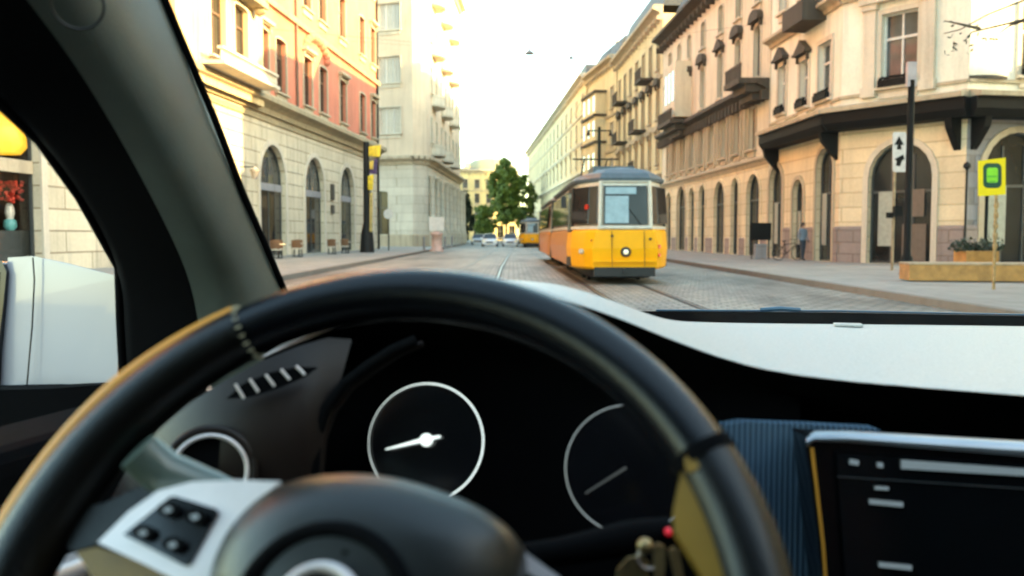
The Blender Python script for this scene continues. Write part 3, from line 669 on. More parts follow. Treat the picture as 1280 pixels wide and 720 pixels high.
# branches hanging in from a street tree on the right
t = thing('street_tree', (13.5, 13.0, .13), 'thin street tree whose bare twigs hang over the ivory corner building', 'tree'); m = MB()
m.tube([(13.5, 13, .13), (13.45, 13, 3), (13.2, 13.1, 5.6)], [.14, .11, .07], 8)
def bp(px, py, Y): return atY(px, py, Y)
tw = [[V((13.2, 13.1, 5.6)), bp(1400, -40, 13), bp(1280, 0, 13), bp(1235, 18, 13), bp(1200, 37, 13), bp(1180, 42, 13)], [bp(1400, -40, 13), bp(1290, 22, 13.2), bp(1245, 33, 13.2), bp(1215, 40, 13.2), bp(1205, 52, 13.2)],
      [bp(1290, 22, 13.2), bp(1262, 32, 13.3), bp(1246, 44, 13.3)], [bp(1225, 36, 13), bp(1200, 30, 13), bp(1180, 26, 13)], [V((13.45, 13, 3)), (14.2, 13.3, 4.5), (15, 13.6, 6)], [V((13.2, 13.1, 5.6)), (13.4, 12.2, 7), (13.0, 11.5, 8)]]
for q in tw: m.tube(q, [.026 - .020 * k / (len(q) - 1) for k in range(len(q))] if q[0] != V((13.2, 13.1, 5.6)) else [.05, .026, .017, .012, .009, .007][:len(q)], 6)
m.build('trunk', M['bark'], t); m = MB(); rnd = random.Random(3)
for (px, py) in [(1183, 27), (1190, 30), (1187, 45), (1192, 52), (1196, 60), (1183, 66), (1188, 64), (1200, 42), (1207, 50), (1212, 47), (1216, 58), (1213, 64), (1222, 44), (1236, 48), (1240, 52), (1243, 47), (1232, 50), (1222, 32), (1190, 58)]:
    for k in range(2):
        o = bp(px + rnd.uniform(-3, 3), py + rnd.uniform(-3, 3), 13.1); a = V((rnd.gauss(0, 1), rnd.gauss(0, .4), rnd.gauss(0, 1))).normalized() * .035; bb = V((rnd.gauss(0, 1), rnd.gauss(0, .4), rnd.gauss(0, 1))).normalized() * .02
        m.face([o - a, o + bb, o + a, o - bb])
for k in range(180):
    o = V((13.2 + rnd.gauss(.8, .8), 12.8 + rnd.gauss(0, .8), 6.6 + rnd.gauss(0, .9))); 
    if o.x / o.y * 1100 + 640 < 1330: continue
    a = V((rnd.gauss(0, 1), rnd.gauss(0, 1), rnd.gauss(0, 1))).normalized() * .05; bb = V((rnd.gauss(0, 1), rnd.gauss(0, 1), rnd.gauss(0, 1))).normalized() * .03; m.face([o - a, o + bb, o + a, o - bb])
m.build('crown', M['cyp'], t)
#@@PART2
# ------------------------------------------------------------------ tram
M['t_yel'] = simple('tram_yellow_paint', (.88, .38, .0), .4, coat=.03, var=.04, spec=.25)
M['t_org'] = simple('tram_faded_orange_paint', (.50, .19, .02), .45, coat=.15, var=.2)
M['t_cream'] = simple('tram_cream_paint', (.55, .50, .42), .4, coat=.2)
M['t_beige'] = simple('tram_beige_paint', (.30, .22, .16), .4)
M['t_roof'] = simple('tram_slate_roof', (.075, .10, .12), .5, var=.2)
M['t_blk'] = simple('tram_black_underframe', (.012, .012, .014), .6)
M['t_glass'] = glassy('tram_window_glass', (.035, .025, .02), .05)
M['t_wind'] = glassy('tram_windscreen_glass', (.03, .035, .04), .04)
M['t_red'] = simple('red_lamp_lens', (.5, .02, .01), .2)
M['t_wind'].node_tree.nodes['Principled BSDF'].inputs['Specular IOR Level'].default_value = .2
M['head'] = simple('headlamp_glass', (.8, .74, .55), .15, emit=.05, ecol=(1, .9, .6))
M['pale_blue'] = simple('display_and_reflection_blue', (.28, .38, .43), .6)
def tram(px_, py_, ang, label, detail=True, cars=2):
    t = thing('tram', (px_, py_, 0), label, 'tram', 'trams on the right hand track'); ca, sa = math.cos(ang), math.sin(ang)
    ex = V((ca, sa, 0)); ey = V((-sa, ca, 0)); ez = V((0, 0, 1)); O = V((px_, py_, 0))
    T = lambda x, y, z: O + ex * x + ey * y + ez * z
    def plan(L, hw, ins=0, y0=0, bul=0):                  # closed outline
        h = hw - ins; n0 = .70 - ins * .6 + bul
        return [(-n0, y0 + ins), (-.93 - bul * .7 + ins * .6, y0 + .38 + ins), (-h * .955, y0 + 1.25), (-h, y0 + 2.1), (-h, y0 + L - 1.2 - ins), (-.7, y0 + L - ins), (.7, y0 + L - ins), (h, y0 + L - 1.2 - ins), (h, y0 + 2.1), (h * .955, y0 + 1.25), (.93 + bul * .7 - ins * .6, y0 + .38 + ins), (n0, y0 + ins)]
    def loft(levels, L, y0, smooth=False, cap=True):
        m = MB(); rows = []
        for z, hw, ins, bul in levels: rows.append([T(x, y, z) for x, y in plan(L, hw, ins, y0, bul)])
        for i in range(len(rows) - 1):
            n = len(rows[i])
            for k in range(n): m.face([rows[i][k], rows[i][(k + 1) % n], rows[i + 1][(k + 1) % n], rows[i + 1][k]], smooth)
        if cap: m.face(rows[-1]); m.face(rows[0])
        return m
    HW = 1.36
    for c in range(cars):
        y0 = c * 13.4; L = 13.0
        body = M['t_yel']
        if c == 0:
            # lower shell, yellow nose and orange sides: split as two meshes
            lv = [(.40, HW - .03, .05, .10), (.46, HW, 0, .14), (.95, HW + .02, -.02, .16), (1.38, HW, 0, .08), (1.46, HW - .02, .03, .04)]
            rows = [[T(x, y, z) for x, y in plan(L, hw, ins, y0, bul)] for z, hw, ins, bul in lv]
            mn = MB(); ms = MB(); n = 12
            for i in range(len(rows) - 1):
                for k in range(n):
                    tgt = mn if k in (11, 0, 1, 10, 2, 9) else ms
                    tgt.face([rows[i][k], rows[i][(k + 1) % n], rows[i + 1][(k + 1) % n], rows[i + 1][k]])
            mn.face(rows[0]); mn.face(rows[-1])
            mn.build('nose_panel', M['t_yel'], t); ms.build('side_panel', M['t_org'], t)
        else: loft([(.40, HW - .03, .05, .1), (.46, HW, 0, .14), (1.38, HW, 0, .08), (1.46, HW - .02, .03, .04)], L, y0).build('side_panel', M['t_org'], t)
        band = loft([(1.46, HW - .03, .05, 0), (2.72, HW - .10, .16, -.04)], L, y0).build('window_band', M['t_beige'] if c else M['t_beige'], t)
        loft([(2.722, HW - .02, .08, 0), (2.80, HW, .06, 0), (2.93, HW - .08, .16, 0), (3.06, HW - .3, .45, 0), (3.12, HW - .6, .75, -.25)], L, y0).build('roof', M['t_roof'], t)
        loft([(.16, HW - .2, .28, -.0), (.42, HW - .1, .12, 0)], L, y0).build('skirt', M['t_blk'], t)
        # side windows on both sides
        fr = loft([(1.462, HW + .005, .0, .02), (1.54, HW + .0, .01, .02)], L, y0, cap=False).build('waist_rail', M['t_cream'], t)
        loft([(2.60, HW - .07, .11, .01), (2.715, HW - .07, .13, .0)], L, y0, cap=False).build('gutter', M['t_cream'], t)
        for sgn in (-1, 1):
            for k in range(8):
                ya = y0 + 2.35 + k * 1.12 + (0 if k else 0)
                p = [T(sgn * (HW - .005), ya, 1.62), T(sgn * (HW - .005), ya + .92, 1.62), T(sgn * (HW - .072), ya + .92, 2.55), T(sgn * (HW - .072), ya, 2.55)]
                m = MB(); m.prism(p, -ex * sgn * .05); m.build('side_window', M['t_glass'], t)
            # doors
            for ya in (1.38, 11.5):
                if c == 0 or ya > 5:
                    x_ = HW * .99 if ya < 5 else HW + .01
                    m = MB(); p = [T(sgn * (x_ - .03 if ya < 5 else x_), y0 + ya, .45), T(sgn * (HW + .012), y0 + ya + .8, .45), T(sgn * (HW - .055), y0 + ya + .8, 2.6), T(sgn * (x_ - .10), y0 + ya, 2.6)]
                    m.prism([q + ex * sgn * .02 for q in p], -ex * sgn * .06); d_ = m.build('door', M['t_blk'], t)
                    m = MB(); p2 = [p[0].lerp(p[3], .45).lerp(p[1].lerp(p[2], .45), .2), p[0].lerp(p[3], .45).lerp(p[1].lerp(p[2], .45), .8), p[0].lerp(p[3], .94).lerp(p[1].lerp(p[2], .94), .8), p[0].lerp(p[3], .94).lerp(p[1].lerp(p[2], .94), .2)]
                    m.prism([q + ex * sgn * .032 for q in p2], -ex * sgn * .02); m.build('door_glass', M['t_glass'], d_)
        for yy in (2.6, 9.8):                               # bogies
            m = MB()
            for ax_ in (0, 1.5):
                for s_ in (-.72, .72): m.lathe(T(s_ - .05, y0 + yy + ax_, .31), ex, [(.31, 0), (.31, .1)], 18)
            m.obox(T(0, y0 + yy + .75, .33), ex, ey, ez, .9, 1.1, .09); m.build('bogie', M['t_blk'], t)
        m = MB(); m.obox(T(0, y0 + 3.4, 3.2), ex, ey, ez, .6, .8, .1); m.build('roof_box', M['t_roof'], t)
    m = MB(); m.obox(T(0, 13.2, 1.6), ex, ey, ez, .7, .35, 1.05); m.build('bellows', M['t_blk'], t)
    m = MB(); yp = 8.0                                      # pantograph folded
    for s_ in (-.5, .5): m.tube([T(s_, yp, 3.15), T(s_ * .8, yp + 1.0, 3.5), T(s_ * .8, yp - .1, 3.95)], .025, 6)
    m.tube([T(-.8, yp - .1, 3.95), T(.8, yp - .1, 3.95)], .03, 6); m.build('pantograph', M['iron'], t)
    # nose details.  windscreen sits on the flat front
    def fp(x, z, o=0): k = (z - 1.46) / 1.26; return T(x, .05 + .11 * k - o, z)
    m = MB(); m.prism([fp(-.56, 1.58, .03), fp(.60, 1.58, .03), fp(.58, 2.62, .03), fp(-.54, 2.62, .03)], -ey * -.04); ws = m.build('windscreen', M['t_wind'], t)
    m = MB()
    for a_, b_ in (((-.66, 1.5), (.68, 1.5)), ((.68, 1.5), (.65, 2.72)), ((.65, 2.72), (-.63, 2.72)), ((-.63, 2.72), (-.66, 1.5))):
        m.tube([fp(*a_, .03), fp(*b_, .03)], .055, 8)
    m.build('windscreen_frame', M['t_cream'], ws)
    m = MB(); m.prism([fp(-.50, 2.38, .045), fp(.30, 2.38, .045), fp(.30, 2.56, .045), fp(-.50, 2.56, .045)], ey * .01); m.build('destination_display', M['pale_blue'], ws)
    m = MB(); m.prism([fp(-.52, 1.62, .042), fp(.10, 1.62, .042), fp(.10, 2.33, .042), fp(-.51, 2.33, .042)], ey * .008); m.build('painted_reflection', M['pale_blue'], ws)  # pale blue reflection on the windscreen's left half, painted as a thin panel
    m = MB(); m.tube([fp(.42, 1.58, .06), fp(.1, 2.0, .05)], .012, 5); m.build('wiper', M['iron'], ws)
    for sgn in (-1, 1):                                     # cab side panes on the canted corners
        a0 = V((sgn * .93, .45)); a1 = V((sgn * HW * .95, 1.2))
        q = [T(a0.x + sgn * .0, a0.y - .02, 1.60), T(a1.x + sgn * .015, a1.y - .02, 1.60), T(a1.x - sgn * .055, a1.y + .03, 2.58), T(a0.x - sgn * .05, a0.y + .07, 2.58)]
        m = MB(); m.prism([p + ex * sgn * .02 - ey * .01 for p in q], V((0, 0, 0)) - ex * sgn * .04); m.build('cab_window', M['t_glass'], t)
        q = [T(sgn * .72, .10, 1.60), T(sgn * .90, .40, 1.60), T(sgn * .86, .48, 2.58), T(sgn * .69, .20, 2.58)]
        m = MB(); m.prism([p + ex * sgn * .02 - ey * .02 for p in q], -ex * sgn * .03); m.build('cab_window', M['t_glass'], t)
    m = MB(); m.lathe(T(.02, -.02, .86), -ey, [(.135, -.08), (.135, .05), (.11, .06)], 24); hl = m.build('headlight', M['t_blk'], t)
    m = MB(); m.lathe(T(.02, -.02, .86), -ey, [(.07, .062), (.065, .08), (.03, .09)], 24); m.build('lens', M['head'], hl)
    m = MB()
    for x, z in ((-.86, 1.16), (-.34, 1.28), (.66, 1.2)): m.lathe(T(x, .0 if abs(x) < .8 else .12, z), -ey, [(.035, -.05), (.035, .07)], 10)
    m.build('lamp', M['t_blk'], t)
    m = MB()
    for z in (1.0, .78): m.lathe(T(.88, .05, z), V((ex - ey)), [(.055, -.05), (.055, .06)], 12)
    m.build('tail_light', M['t_red'], t)
    m = MB(); m.obox(T(0, .05, .62), ex, ey, ez, .82, .16, .025); m.build('bumper_rail', M['t_yel'], t)
    m = MB(); m.obox(T(0, .18, .34), ex, ey, ez, .8, .2, .12); m.tube([T(0, .2, .36), T(0, -.12, .36)], .06, 8); m.build('coupler', M['t_blk'], t)
    m = MB(); m.lathe(T(-1.06, .42, .87), (-ex * .65 - ey * .35), [(.07, -.02), (.07, .1)], 14); m.build('number_plate', M['t_cream'], t)
    m = MB(); m.tube([T(-HW + .05, 1.3, 2.45), T(-HW - .18, 1.15, 2.4), T(-HW - .18, 1.15, 2.05)], .015, 6); m.obox(T(-HW - .18, 1.13, 2.2), ex, ey, ez, .07, .02, .16); m.build('side_mirror', M['t_blk'], t)
    m = MB()
    for x0, x1, z0, z1 in ((-.35, -.342, .48, 1.42), (.5, .508, .48, 1.42)): m.prism([T(x0, -.165, z0), T(x1, -.165, z0), T(x1, -.02, z1), T(x0, -.02, z1)], ey * .05)
    m.build('panel_joint', M['t_blk'], t)
    if detail:
        m = MB(); m.lathe(T(-.98, .48, 2.05), (-ex * .8 - ey * .6), [(.075, -.03), (.07, .0)], 12); m.build('warning_disc', M['t_red'], t)
    return t
t1 = tram(2.96, 23.1, .004, 'yellow tram with slate roof and single headlight coming towards the car', True, 2)
t2 = tram(2.2, 96, .0, 'second tram further up the street behind the yellow tram', False, 1)
# ------------------------------------------------------------------ street cars
M['tyre'] = simple('tyre_rubber', (.02, .02, .02), .8); M['alloy'] = simple('alloy', (.4, .4, .4), .3, .9)
M['cglass'] = glassy('car_glass', (.03, .035, .04), .04)
def street_car(x, y, ang, label, col, rough=.25):
    pm_ = simple('car_paint_%s' % ''.join(random.choice('abcdef') for _ in range(4)), col, rough, coat=.6, var=.03)
    t = thing('parked_car', (x, y, 0), label, 'car', 'cars up the street'); ca, sa = math.cos(ang), math.sin(ang)
    ex = V((ca, sa, 0)); ey = V((-sa, ca, 0)); ez = V((0, 0, 1)); O = V((x, y, 0)); T = lambda a, b, c: O + ex * a + ey * b + ez * c
    prof = [(0, .35, .80), (.05, .62, .86), (.5, .80, .88), (1.15, .92, .88), (1.2, .93, .88), (2.4, .95, .89), (3.7, .96, .88), (4.2, .86, .84), (4.3, .4, .8)]
    m = MB(); rows = []
    for (b, z, w_) in prof: rows.append([T(-w_ * .97, b, .25), T(-w_, b, .45), T(-w_ * .97, b, z * .85), T(-w_ * .86, b, z), T(w_ * .86, b, z), T(w_ * .97, b, z * .85), T(w_, b, .45), T(w_ * .97, b, .25)])
    m.grid(rows); m.face(rows[0]); m.face(rows[-1]); m.grid([[r[0] for r in rows], [r[-1] for r in rows]]); m.build('body', pm_, t)
    cab = [(1.15, .92, .78), (1.95, 1.42, .62), (3.2, 1.45, .62), (3.95, .95, .74)]
    m = MB(); m.grid([[T(-w_, b, z), T(w_, b, z)] for b, z, w_ in cab], False); m.grid([[T(-.80, b, .9), T(-w_, b, z)] for b, z, w_ in cab]); m.grid([[T(.80, b, .9), T(w_, b, z)] for b, z, w_ in cab]); m.build('windows', M['cglass'], t)
    m = MB(); m.grid([[T(-.60, b, z), T(-.3, b, z + .03), T(.3, b, z + .03), T(.60, b, z)] for b, z in ((1.9, 1.42), (2.5, 1.47), (3.25, 1.45))]); 
    for s_ in (-1, 1): m.tube([T(s_ * .79, 1.15, .92), T(s_ * .62, 1.95, 1.43), T(s_ * .62, 3.2, 1.46), T(s_ * .75, 3.95, .95)], .035, 6)
    m.build('roof', pm_, t)
    for s_ in (-1, 1):
        m = MB(); m.lathe(T(s_ * .66, .01, .62), -ey, [(.13, -.08), (.12, .02), (.05, .04)], 14); m.build('headlight', M['head'], t)
        m = MB(); m.obox(T(s_ * .98, 1.55, .98), ex, ey, ez, .1, .05, .07); m.build('door_mirror', pm_, t)
        for b in (.85, 3.4):
            m = MB(); m.lathe(T(s_ * .72, b, .32), ex * s_, [(.32, 0), (.32, .19), (.2, .2)], 20); w_ = m.build('wheel', M['tyre'], t)
            m = MB(); m.lathe(T(s_ * .72, b, .32), ex * s_, [(.2, .195), (.17, .21), (.03, .21)], 20); m.build('rim', M['alloy'], w_)
    m = MB(); m.obox(T(0, -.01, .5), ex, ey, ez, .42, .02, .07); m.build('grille', M['t_blk'], t)
    m = MB(); m.obox(T(0, -.02, .38), ex, ey, ez, .26, .015, .055); m.build('number_plate', M['f_white'], t)
street_car(-2.55, 100, 0, 'white car on the left of the two white cars facing us up the street', (.75, .76, .78))
street_car(-.2, 101, 0, 'white car on the right of the two white cars facing us up the street', (.7, .73, .78))
street_car(1.9, 128, 0, 'dark car further back between the white cars and the second tram', (.03, .035, .05))
street_car(-4.6, 118, 0, 'silver grey car parked by the left kerb behind the white cars', (.35, .36, .38))
# ------------------------------------------------------------------ street furniture
def gz(px, py, z=0.13):                                # where a pixel's ray meets the pavement
    r = ray(px, py); return CAM + r * ((z - CAM.z) / r.z)
# stop sign
p = gz(1242, 362); pY = p.y
t = thing('stop_sign', p, 'yellow tram stop sign with green square on a thin weathered pole', 'sign')
m = MB(); top = atY(1242, 200, pY); m.tube([p, V((p.x - .01, p.y, (p.z + top.z) / 2)), V((p.x, p.y, top.z))], .032, 10)
for k in range(5): m.lathe((p.x, p.y, 1.0 + k * .22), (0, 0, 1), [(.034, 0), (.05, .02), (.048, .1), (.034, .13)], 10)
m.build('pole', simple('weathered_ochre_pole', (.32, .20, .08), .7, var=.5, vs=9), t)
def pl_(x0, y0, x1, y1, Y, sl=0): return [atY(x0, y0 + sl, Y), atY(x1, y0, Y), atY(x1, y1, Y), atY(x0, y1 + sl * .6, Y)]
Ys = pY - .04
m = MB(); m.prism(pl_(1223, 197, 1257, 243, Ys, 4), (0, .02, 0)); bd = m.build('sign_board', simple('sign_yellow', (.85, .62, .005), .5, var=.04), t, bevel=.004)
def rrect(cx, cy, w_, h_, r, Y, n=5):
    pts = []
    for (sx, sy, a0) in ((1, -1, -90), (1, 1, 0), (-1, 1, 90), (-1, -1, 180)):
        for k in range(n + 1):
            a = R(a0 + 90 * k / n); pts.append(atY(cx + sx * (w_ / 2 - r) + r * math.cos(a), cy + sy * (h_ / 2 - r) + r * math.sin(a), Y))
    return pts
m = MB(); m.prism(rrect(1240.5, 219.5, 23, 31, 6, Ys - .004), (0, .003, 0)); m.build('emblem_border', simple('sign_dark_green', (.005, .06, .035), .5), bd)
m = MB(); m.prism(rrect(1240.5, 219, 14, 19, 3, Ys - .008), (0, .003, 0)); e_ = m.build('emblem', simple('sign_bright_green', (.25, .62, .03), .5), bd)
m = MB(); m.prism(rrect(1240.5, 220.5, 12, 2.2, .8, Ys - .011), (0, .003, 0)); m.prism(rrect(1240.5, 227, 9, 2.0, .8, Ys - .011), (0, .003, 0)); m.build('emblem_tram', simple('sign_mid_green', (.12, .42, .03), .5), bd)
# thick dark mast with traffic sign
p = gz(1133, 343); Y0 = p.y
t = thing('tram_mast', p, 'thick black mast with a pale panel on top in front of the wide shop arch', 'mast')
zt_ = atY(1133, 80, Y0).z
m = MB(); m.lathe(p, (0, 0, 1), [(.17, 0), (.17, .5), (.11, .6), (.095, zt_ - .6)], 16); m.build('pole', M['fascia'], t)
m = MB(); c_ = atY(1139, 93, Y0); m.obox(c_, (1, 0, 0), (0, 1, 0), (0, 0, 1), .13, .07, .36); m.build('control_box', simple('pale_lilac_box', (.42, .36, .36), .6), t)
m = MB(); m.lathe(p, (0, 0, 1), [(.24, 0), (.2, .08)], 16); m.build('foot', M['grey_stone'], t)
p = gz(1115, 338); Y1 = p.y
t = thing('arrow_sign', p, 'white sign with two black arrows on a thin ochre post beside the black mast', 'sign')
m = MB(); m.tube([p, V((p.x, p.y, atY(1115, 165, Y1).z))], .045, 10); m.build('pole', simple('ochre_post', (.30, .22, .13), .7, var=.4), t)
m = MB(); m.prism(rrect(1124.5, 190, 17, 50, 3, Y1 - .06), (0, .03, 0)); bd = m.build('sign_board', simple('sign_white', (.62, .57, .54), .5), t)
m = MB(); Yk = Y1 - .065
m.prism([atY(*q, Yk) for q in ((1124, 170), (1130, 181), (1126.5, 181), (1127, 187), (1121, 187), (1122, 181), (1118, 181))], (0, .004, 0))
m.prism([atY(*q, Yk) for q in ((1129, 193), (1131, 199), (1128, 200), (1125, 208), (1120, 207), (1121, 201), (1118, 199))], (0, .004, 0)); m.build('arrow', M['fascia'], bd)
m = MB(); m.obox(atY(1122, 264, Y1 - .1), (1, 0, 0), (0, 1, 0), (0, 0, 1), .13, .08, .16); m.obox(atY(1112, 269, Y1 - .1), (1, 0, 0), (0, 1, 0), (0, 0, 1), .09, .08, .09); m.build('signal_box', M['fascia'], t)
# planter bench
M['wood'] = simple('oiled_ochre_timber', (.40, .20, .055), .5, var=.3, vs=5)
a = gz(1136, 352); 
t = thing('timber_bench', (a.x + 2.3, a.y, .13), 'long low ochre timber bench on the pavement under the yellow sign', 'bench')
m = MB(); L_ = 4.6; zt_ = .60; d_ = V((.985, -.17, 0)); n_ = V((.17, .985, 0)); c_ = V((a.x, a.y, 0)) + d_ * L_ / 2
m.obox(c_ + V((0, 0, .36)), d_, n_, (0, 0, 1), L_ / 2, .03, .2); m.obox(c_ + n_ * .9 + V((0, 0, .36)), d_, n_, (0, 0, 1), L_ / 2, .03, .2)
for s_ in (-1, 1): m.obox(c_ + d_ * s_ * (L_ / 2 - .03) + n_ * .45 + V((0, 0, .36)), d_, n_, (0, 0, 1), .03, .42, .2)
m.build('frame', M['wood'], t, bevel=.006)
m = MB()
for k in range(6): m.obox(c_ + n_ * (.03 + k * .168) + V((0, 0, .585)), d_, n_, (0, 0, 1), L_ / 2 + .02, .074, .022)
m.build('seat', simple('pale_timber_slats', (.40, .30, .20), .5, var=.25), t, bevel=.004)
a = atY(1221, 324, 23.6)
t = thing('planter_box', (a.x, 23.6, .13), 'ochre timber planter with dark plants behind the low bench', 'planter')
m = MB(); m.box((a.x - .43, 23.3, .13), (a.x + .43, 24.0, .88)); m.build('box', M['wood'], t, bevel=.01)
m = MB(); rnd = random.Random(9)
for k in range(500):
    o = V((a.x + rnd.uniform(-.6, .6), 23.65 + rnd.uniform(-.33, .33), .9 + abs(rnd.gauss(0, .13)))); v1 = V((rnd.gauss(0, 1), rnd.gauss(0, 1), rnd.gauss(0, 1))).normalized() * .07; v2 = V((rnd.gauss(0, 1), rnd.gauss(0, 1), rnd.gauss(0, 1))).normalized() * .035
    m.face([o - v1, o + v2, o + v1, o - v2])
m.build('plants', M['cyp'], t)
p = gz(1205, 333); t = thing('slim_post', p, 'slim dark street lamp post standing behind the timber planter', 'lamp post')
m = MB(); m.tube([p, V((p.x, p.y, atY(1205, 212, p.y).z))], .045, 8); m.build('pole', M['iron'], t)
m = MB(); z_ = atY(1205, 212, p.y).z; m.lathe((p.x, p.y, z_), (0, 0, 1), [(.05, 0), (.14, .1), (.12, .22), (.02, .3)], 12); m.build('lamp_head', M['iron'], t)
# tram wire mast with cross arm
t = thing('cross_arm_mast', (5.9, 60, .0), 'dark overhead line mast with a cross arm rising behind the yellow tram', 'mast')
m = MB(); m.tube([(5.9, 60, 0), (5.9, 60, 8.6)], [.16, .11], 10); m.build('pole', simple('dark_green_mast', (.006, .016, .012), .7), t)
m = MB(); m.tube([(5.1, 60, 8.35), (6.7, 60, 8.35)], .05, 8)
for x in (5.15, 6.65): m.lathe((x, 60, 8.0), (0, 0, 1), [(.13, 0), (.1, .2), (.03, .35)], 10)
m.build('cross_arm', M['iron'], t)
# hanging street lamps on span wires
def hanging(px, py, Y, label, r=.26):
    q = atY(px, py, Y); t = thing('hanging_lamp', q, label, 'street lamp', 'lamps hung over the street')
    m = MB(); m.lathe(q, (0, 0, 1), [(r, -.03), (r * .95, .03), (r * .5, .13), (.05, .17), (.04, .3)], 20); m.build('lamp_shade', simple('lamp_zinc_%d' % px, (.16, .16, .16), .5), t)
    m = MB(); m.tube([q + V((-14 - q.x, 1, 1.6)), q + V((-5, .3, .55)), q + V((0, 0, .3)), q + V((5, -.2, .6)), V((XR(Y) - .2, Y - .5, q.z + 1.5))], .006, 5); m.build('span_wire', M['iron'], t)
hanging(662, 67, 48, 'street lamp hung on a wire over the middle of the street'); hanging(714, 73, 66, 'smaller and fainter street lamp hung further up the street', .2)
wr = MB()
for cx in (2.6, -1.1):
    wr.tube([(cx, -12, 6.3), (cx, 24, 6.2), (cx - .2, 60, 6.25), (cx - .6, 110, 6.2)], .006, 5)
tag(wr.build('tram_wire', M['iron']), 'thin overhead tram wires running along the street', 'wires')
# banner pole at end of the salmon building
p = gz(459, 315.5); t = thing('banner_pole', p, 'dark pole with yellow and purple banners at the far end of the salmon building', 'pole')
m = MB(); m.lathe(p, (0, 0, 1), [(.5, 0), (.42, 1.2), (.24, 2.0), (.2, atY(459, 178, p.y).z - .1)], 14); m.build('pole', M['iron'], t)
fl = []
for (x0, y0, x1, y1, nm_, col) in ((461, 181, 476, 196, 'yellow_banner', (.75, .5, .03)), (462, 198, 472, 218, 'purple_banner', (.05, .02, .08)), (460, 218, 467, 238, 'yellow_banner', (.75, .5, .02)), (462, 200, 467, 212, 'gold_banner', (.6, .4, .05)), (462, 240, 466, 290, 'ochre_banner', (.45, .32, .1))):
    m = MB(); Y = p.y - .3 - .05 * len(fl); A = [atY(x0, y0 + 2, Y), atY(x1, y0, Y + .1), atY(x1 - 1, y1, Y), atY(x0, y1 - 1, Y)]; m.prism(A, (0, .03, 0)); fl.append(m.build(nm_, simple(nm_ + '_cloth%d' % len(fl), col, .6, var=.4, vs=4), t))
# round traffic sign + fence by side street
p = gz(486, 313); t = thing('traffic_sign', p, 'small round pale traffic sign on a thin dark pole before the tan building', 'sign')
m = MB(); m.tube([p, V((p.x, p.y, p.z + 3.0))], .05, 8); m.build('pole', M['iron'], t)
m = MB(); m.lathe((p.x, p.y - .08, p.z + 2.8), (0, -1, 0), [(.38, 0), (.38, .03)], 20); m.build('sign_disc', M['f_white'], t)
p = gz(546, 314); t = thing('info_kiosk', p, 'pale pink information column on the left pavement before the colonnade', 'kiosk')
m = MB(); m.lathe(p, (0, 0, 1), [(.5, 0), (.5, .12), (.38, .18), (.38, 1.15), (.46, 1.2), (.46, 1.3), (.1, 1.45)], 18); m.build('column', simple('faded_pink_paint', (.55, .36, .30), .6), t)
m = MB(); m.obox(p + V((0, 0, 2.0)), (1, 0, 0), (0, 1, 0), (0, 0, 1), .55, .08, .5); m.build('sign_board', M['f_white'], t)
for (px, py) in ((556, 311), (530, 312.5), (565, 309)):
    p = gz(px, py); m = MB(); m.lathe(p, (0, 0, 1), [(.12, 0), (.1, .1), (.08, .9), (.11, .95), (.04, 1.08)], 12)
    tag(m.build('bollard', M['grey_stone']), {556: 'stone bollard just right of the pink information column', 530: 'stone bollard left of the pink information column', 565: 'stone bollard furthest up the left kerb by the colonnade'}[px], 'bollard', 'bollards on the left pavement')
# cafe tables and chairs along the salmon building
M['ctop'] = simple('cafe_table_top', (.55, .48, .38), .4); M['wick'] = simple('brown_wicker', (.16, .08, .04), .7); M['wpad'] = simple('pale_cushion', (.55, .5, .42), .8)
def cafe_table(x, y, label):
    t = thing('cafe_table', (x, y, .13), label, 'table', 'cafe tables by the salmon building')
    m = MB(); m.lathe((x, y, .13), (0, 0, 1), [(.25, 0), (.22, .03), (.035, .05), (.035, .7)], 14); m.build('pedestal', M['iron'], t)
    m = MB(); m.lathe((x, y, .83), (0, 0, 1), [(.4, 0), (.42, .015), (.4, .035)], 24); m.build('table_top', M['ctop'], t)
def cafe_chair(x, y, ang, label):
    t = thing('cafe_chair', (x, y, .13), label, 'chair', 'cafe chairs by the salmon building'); ca, sa = math.cos(ang), math.sin(ang)
    T = lambda a, b, c: V((x + a * ca - b * sa, y + a * sa + b * ca, .13 + c)); ex = V((ca, sa, 0)); ey = V((-sa, ca, 0))
    MB().obox(T(0, 0, .45), ex, ey, (0, 0, 1), .22, .21, .03).build('seat', M['wpad'], t)
    m = MB(); m.grid([[T(-.22 + .44 * k / 6, .2 + .05 * math.sin(math.pi * k / 6) + .08 * h, .5 + .4 * h) for k in range(7)] for h in (0, .5, 1)]); m.tube([T(-.22, .2, .45), T(-.22, .29, .9), T(0, .34, .93), T(.22, .29, .9), T(.22, .2, .45)], .018, 6); m.build('backrest', M['wick'], t)
    for i, j in ((-1, -1), (1, -1), (-1, 1), (1, 1)): MB().tube([T(i * .19, j * .18, .44), T(i * .21, j * .2, 0)], .016, 6).build('leg', M['iron'], t)
for k, (y, lab) in enumerate(((44.5, 'nearest cafe table by the cream wall'), (47.8, 'cafe table beside the windscreen pillar'), (54.5, 'cafe table between the two middle arches'), (57.6, 'furthest cafe table under the middle arch'), (64.5, 'lone cafe table under the last tall arch'))):
    x = X1(y) + 2.0; cafe_table(x, y, lab)
    cafe_chair(x - .2, y + .75, .2, 'wicker chair beyond the ' + lab); cafe_chair(x + .1, y - .8, 3.2, 'wicker chair in front of the ' + lab)
p = V((X1(44.9) + .0, 44.9, 0)); t = thing('wall_lantern', p + V((.3, 0, 4.6)), 'dark lantern on a bracket fixed to the cream wall left of the tall arch', 'lantern')
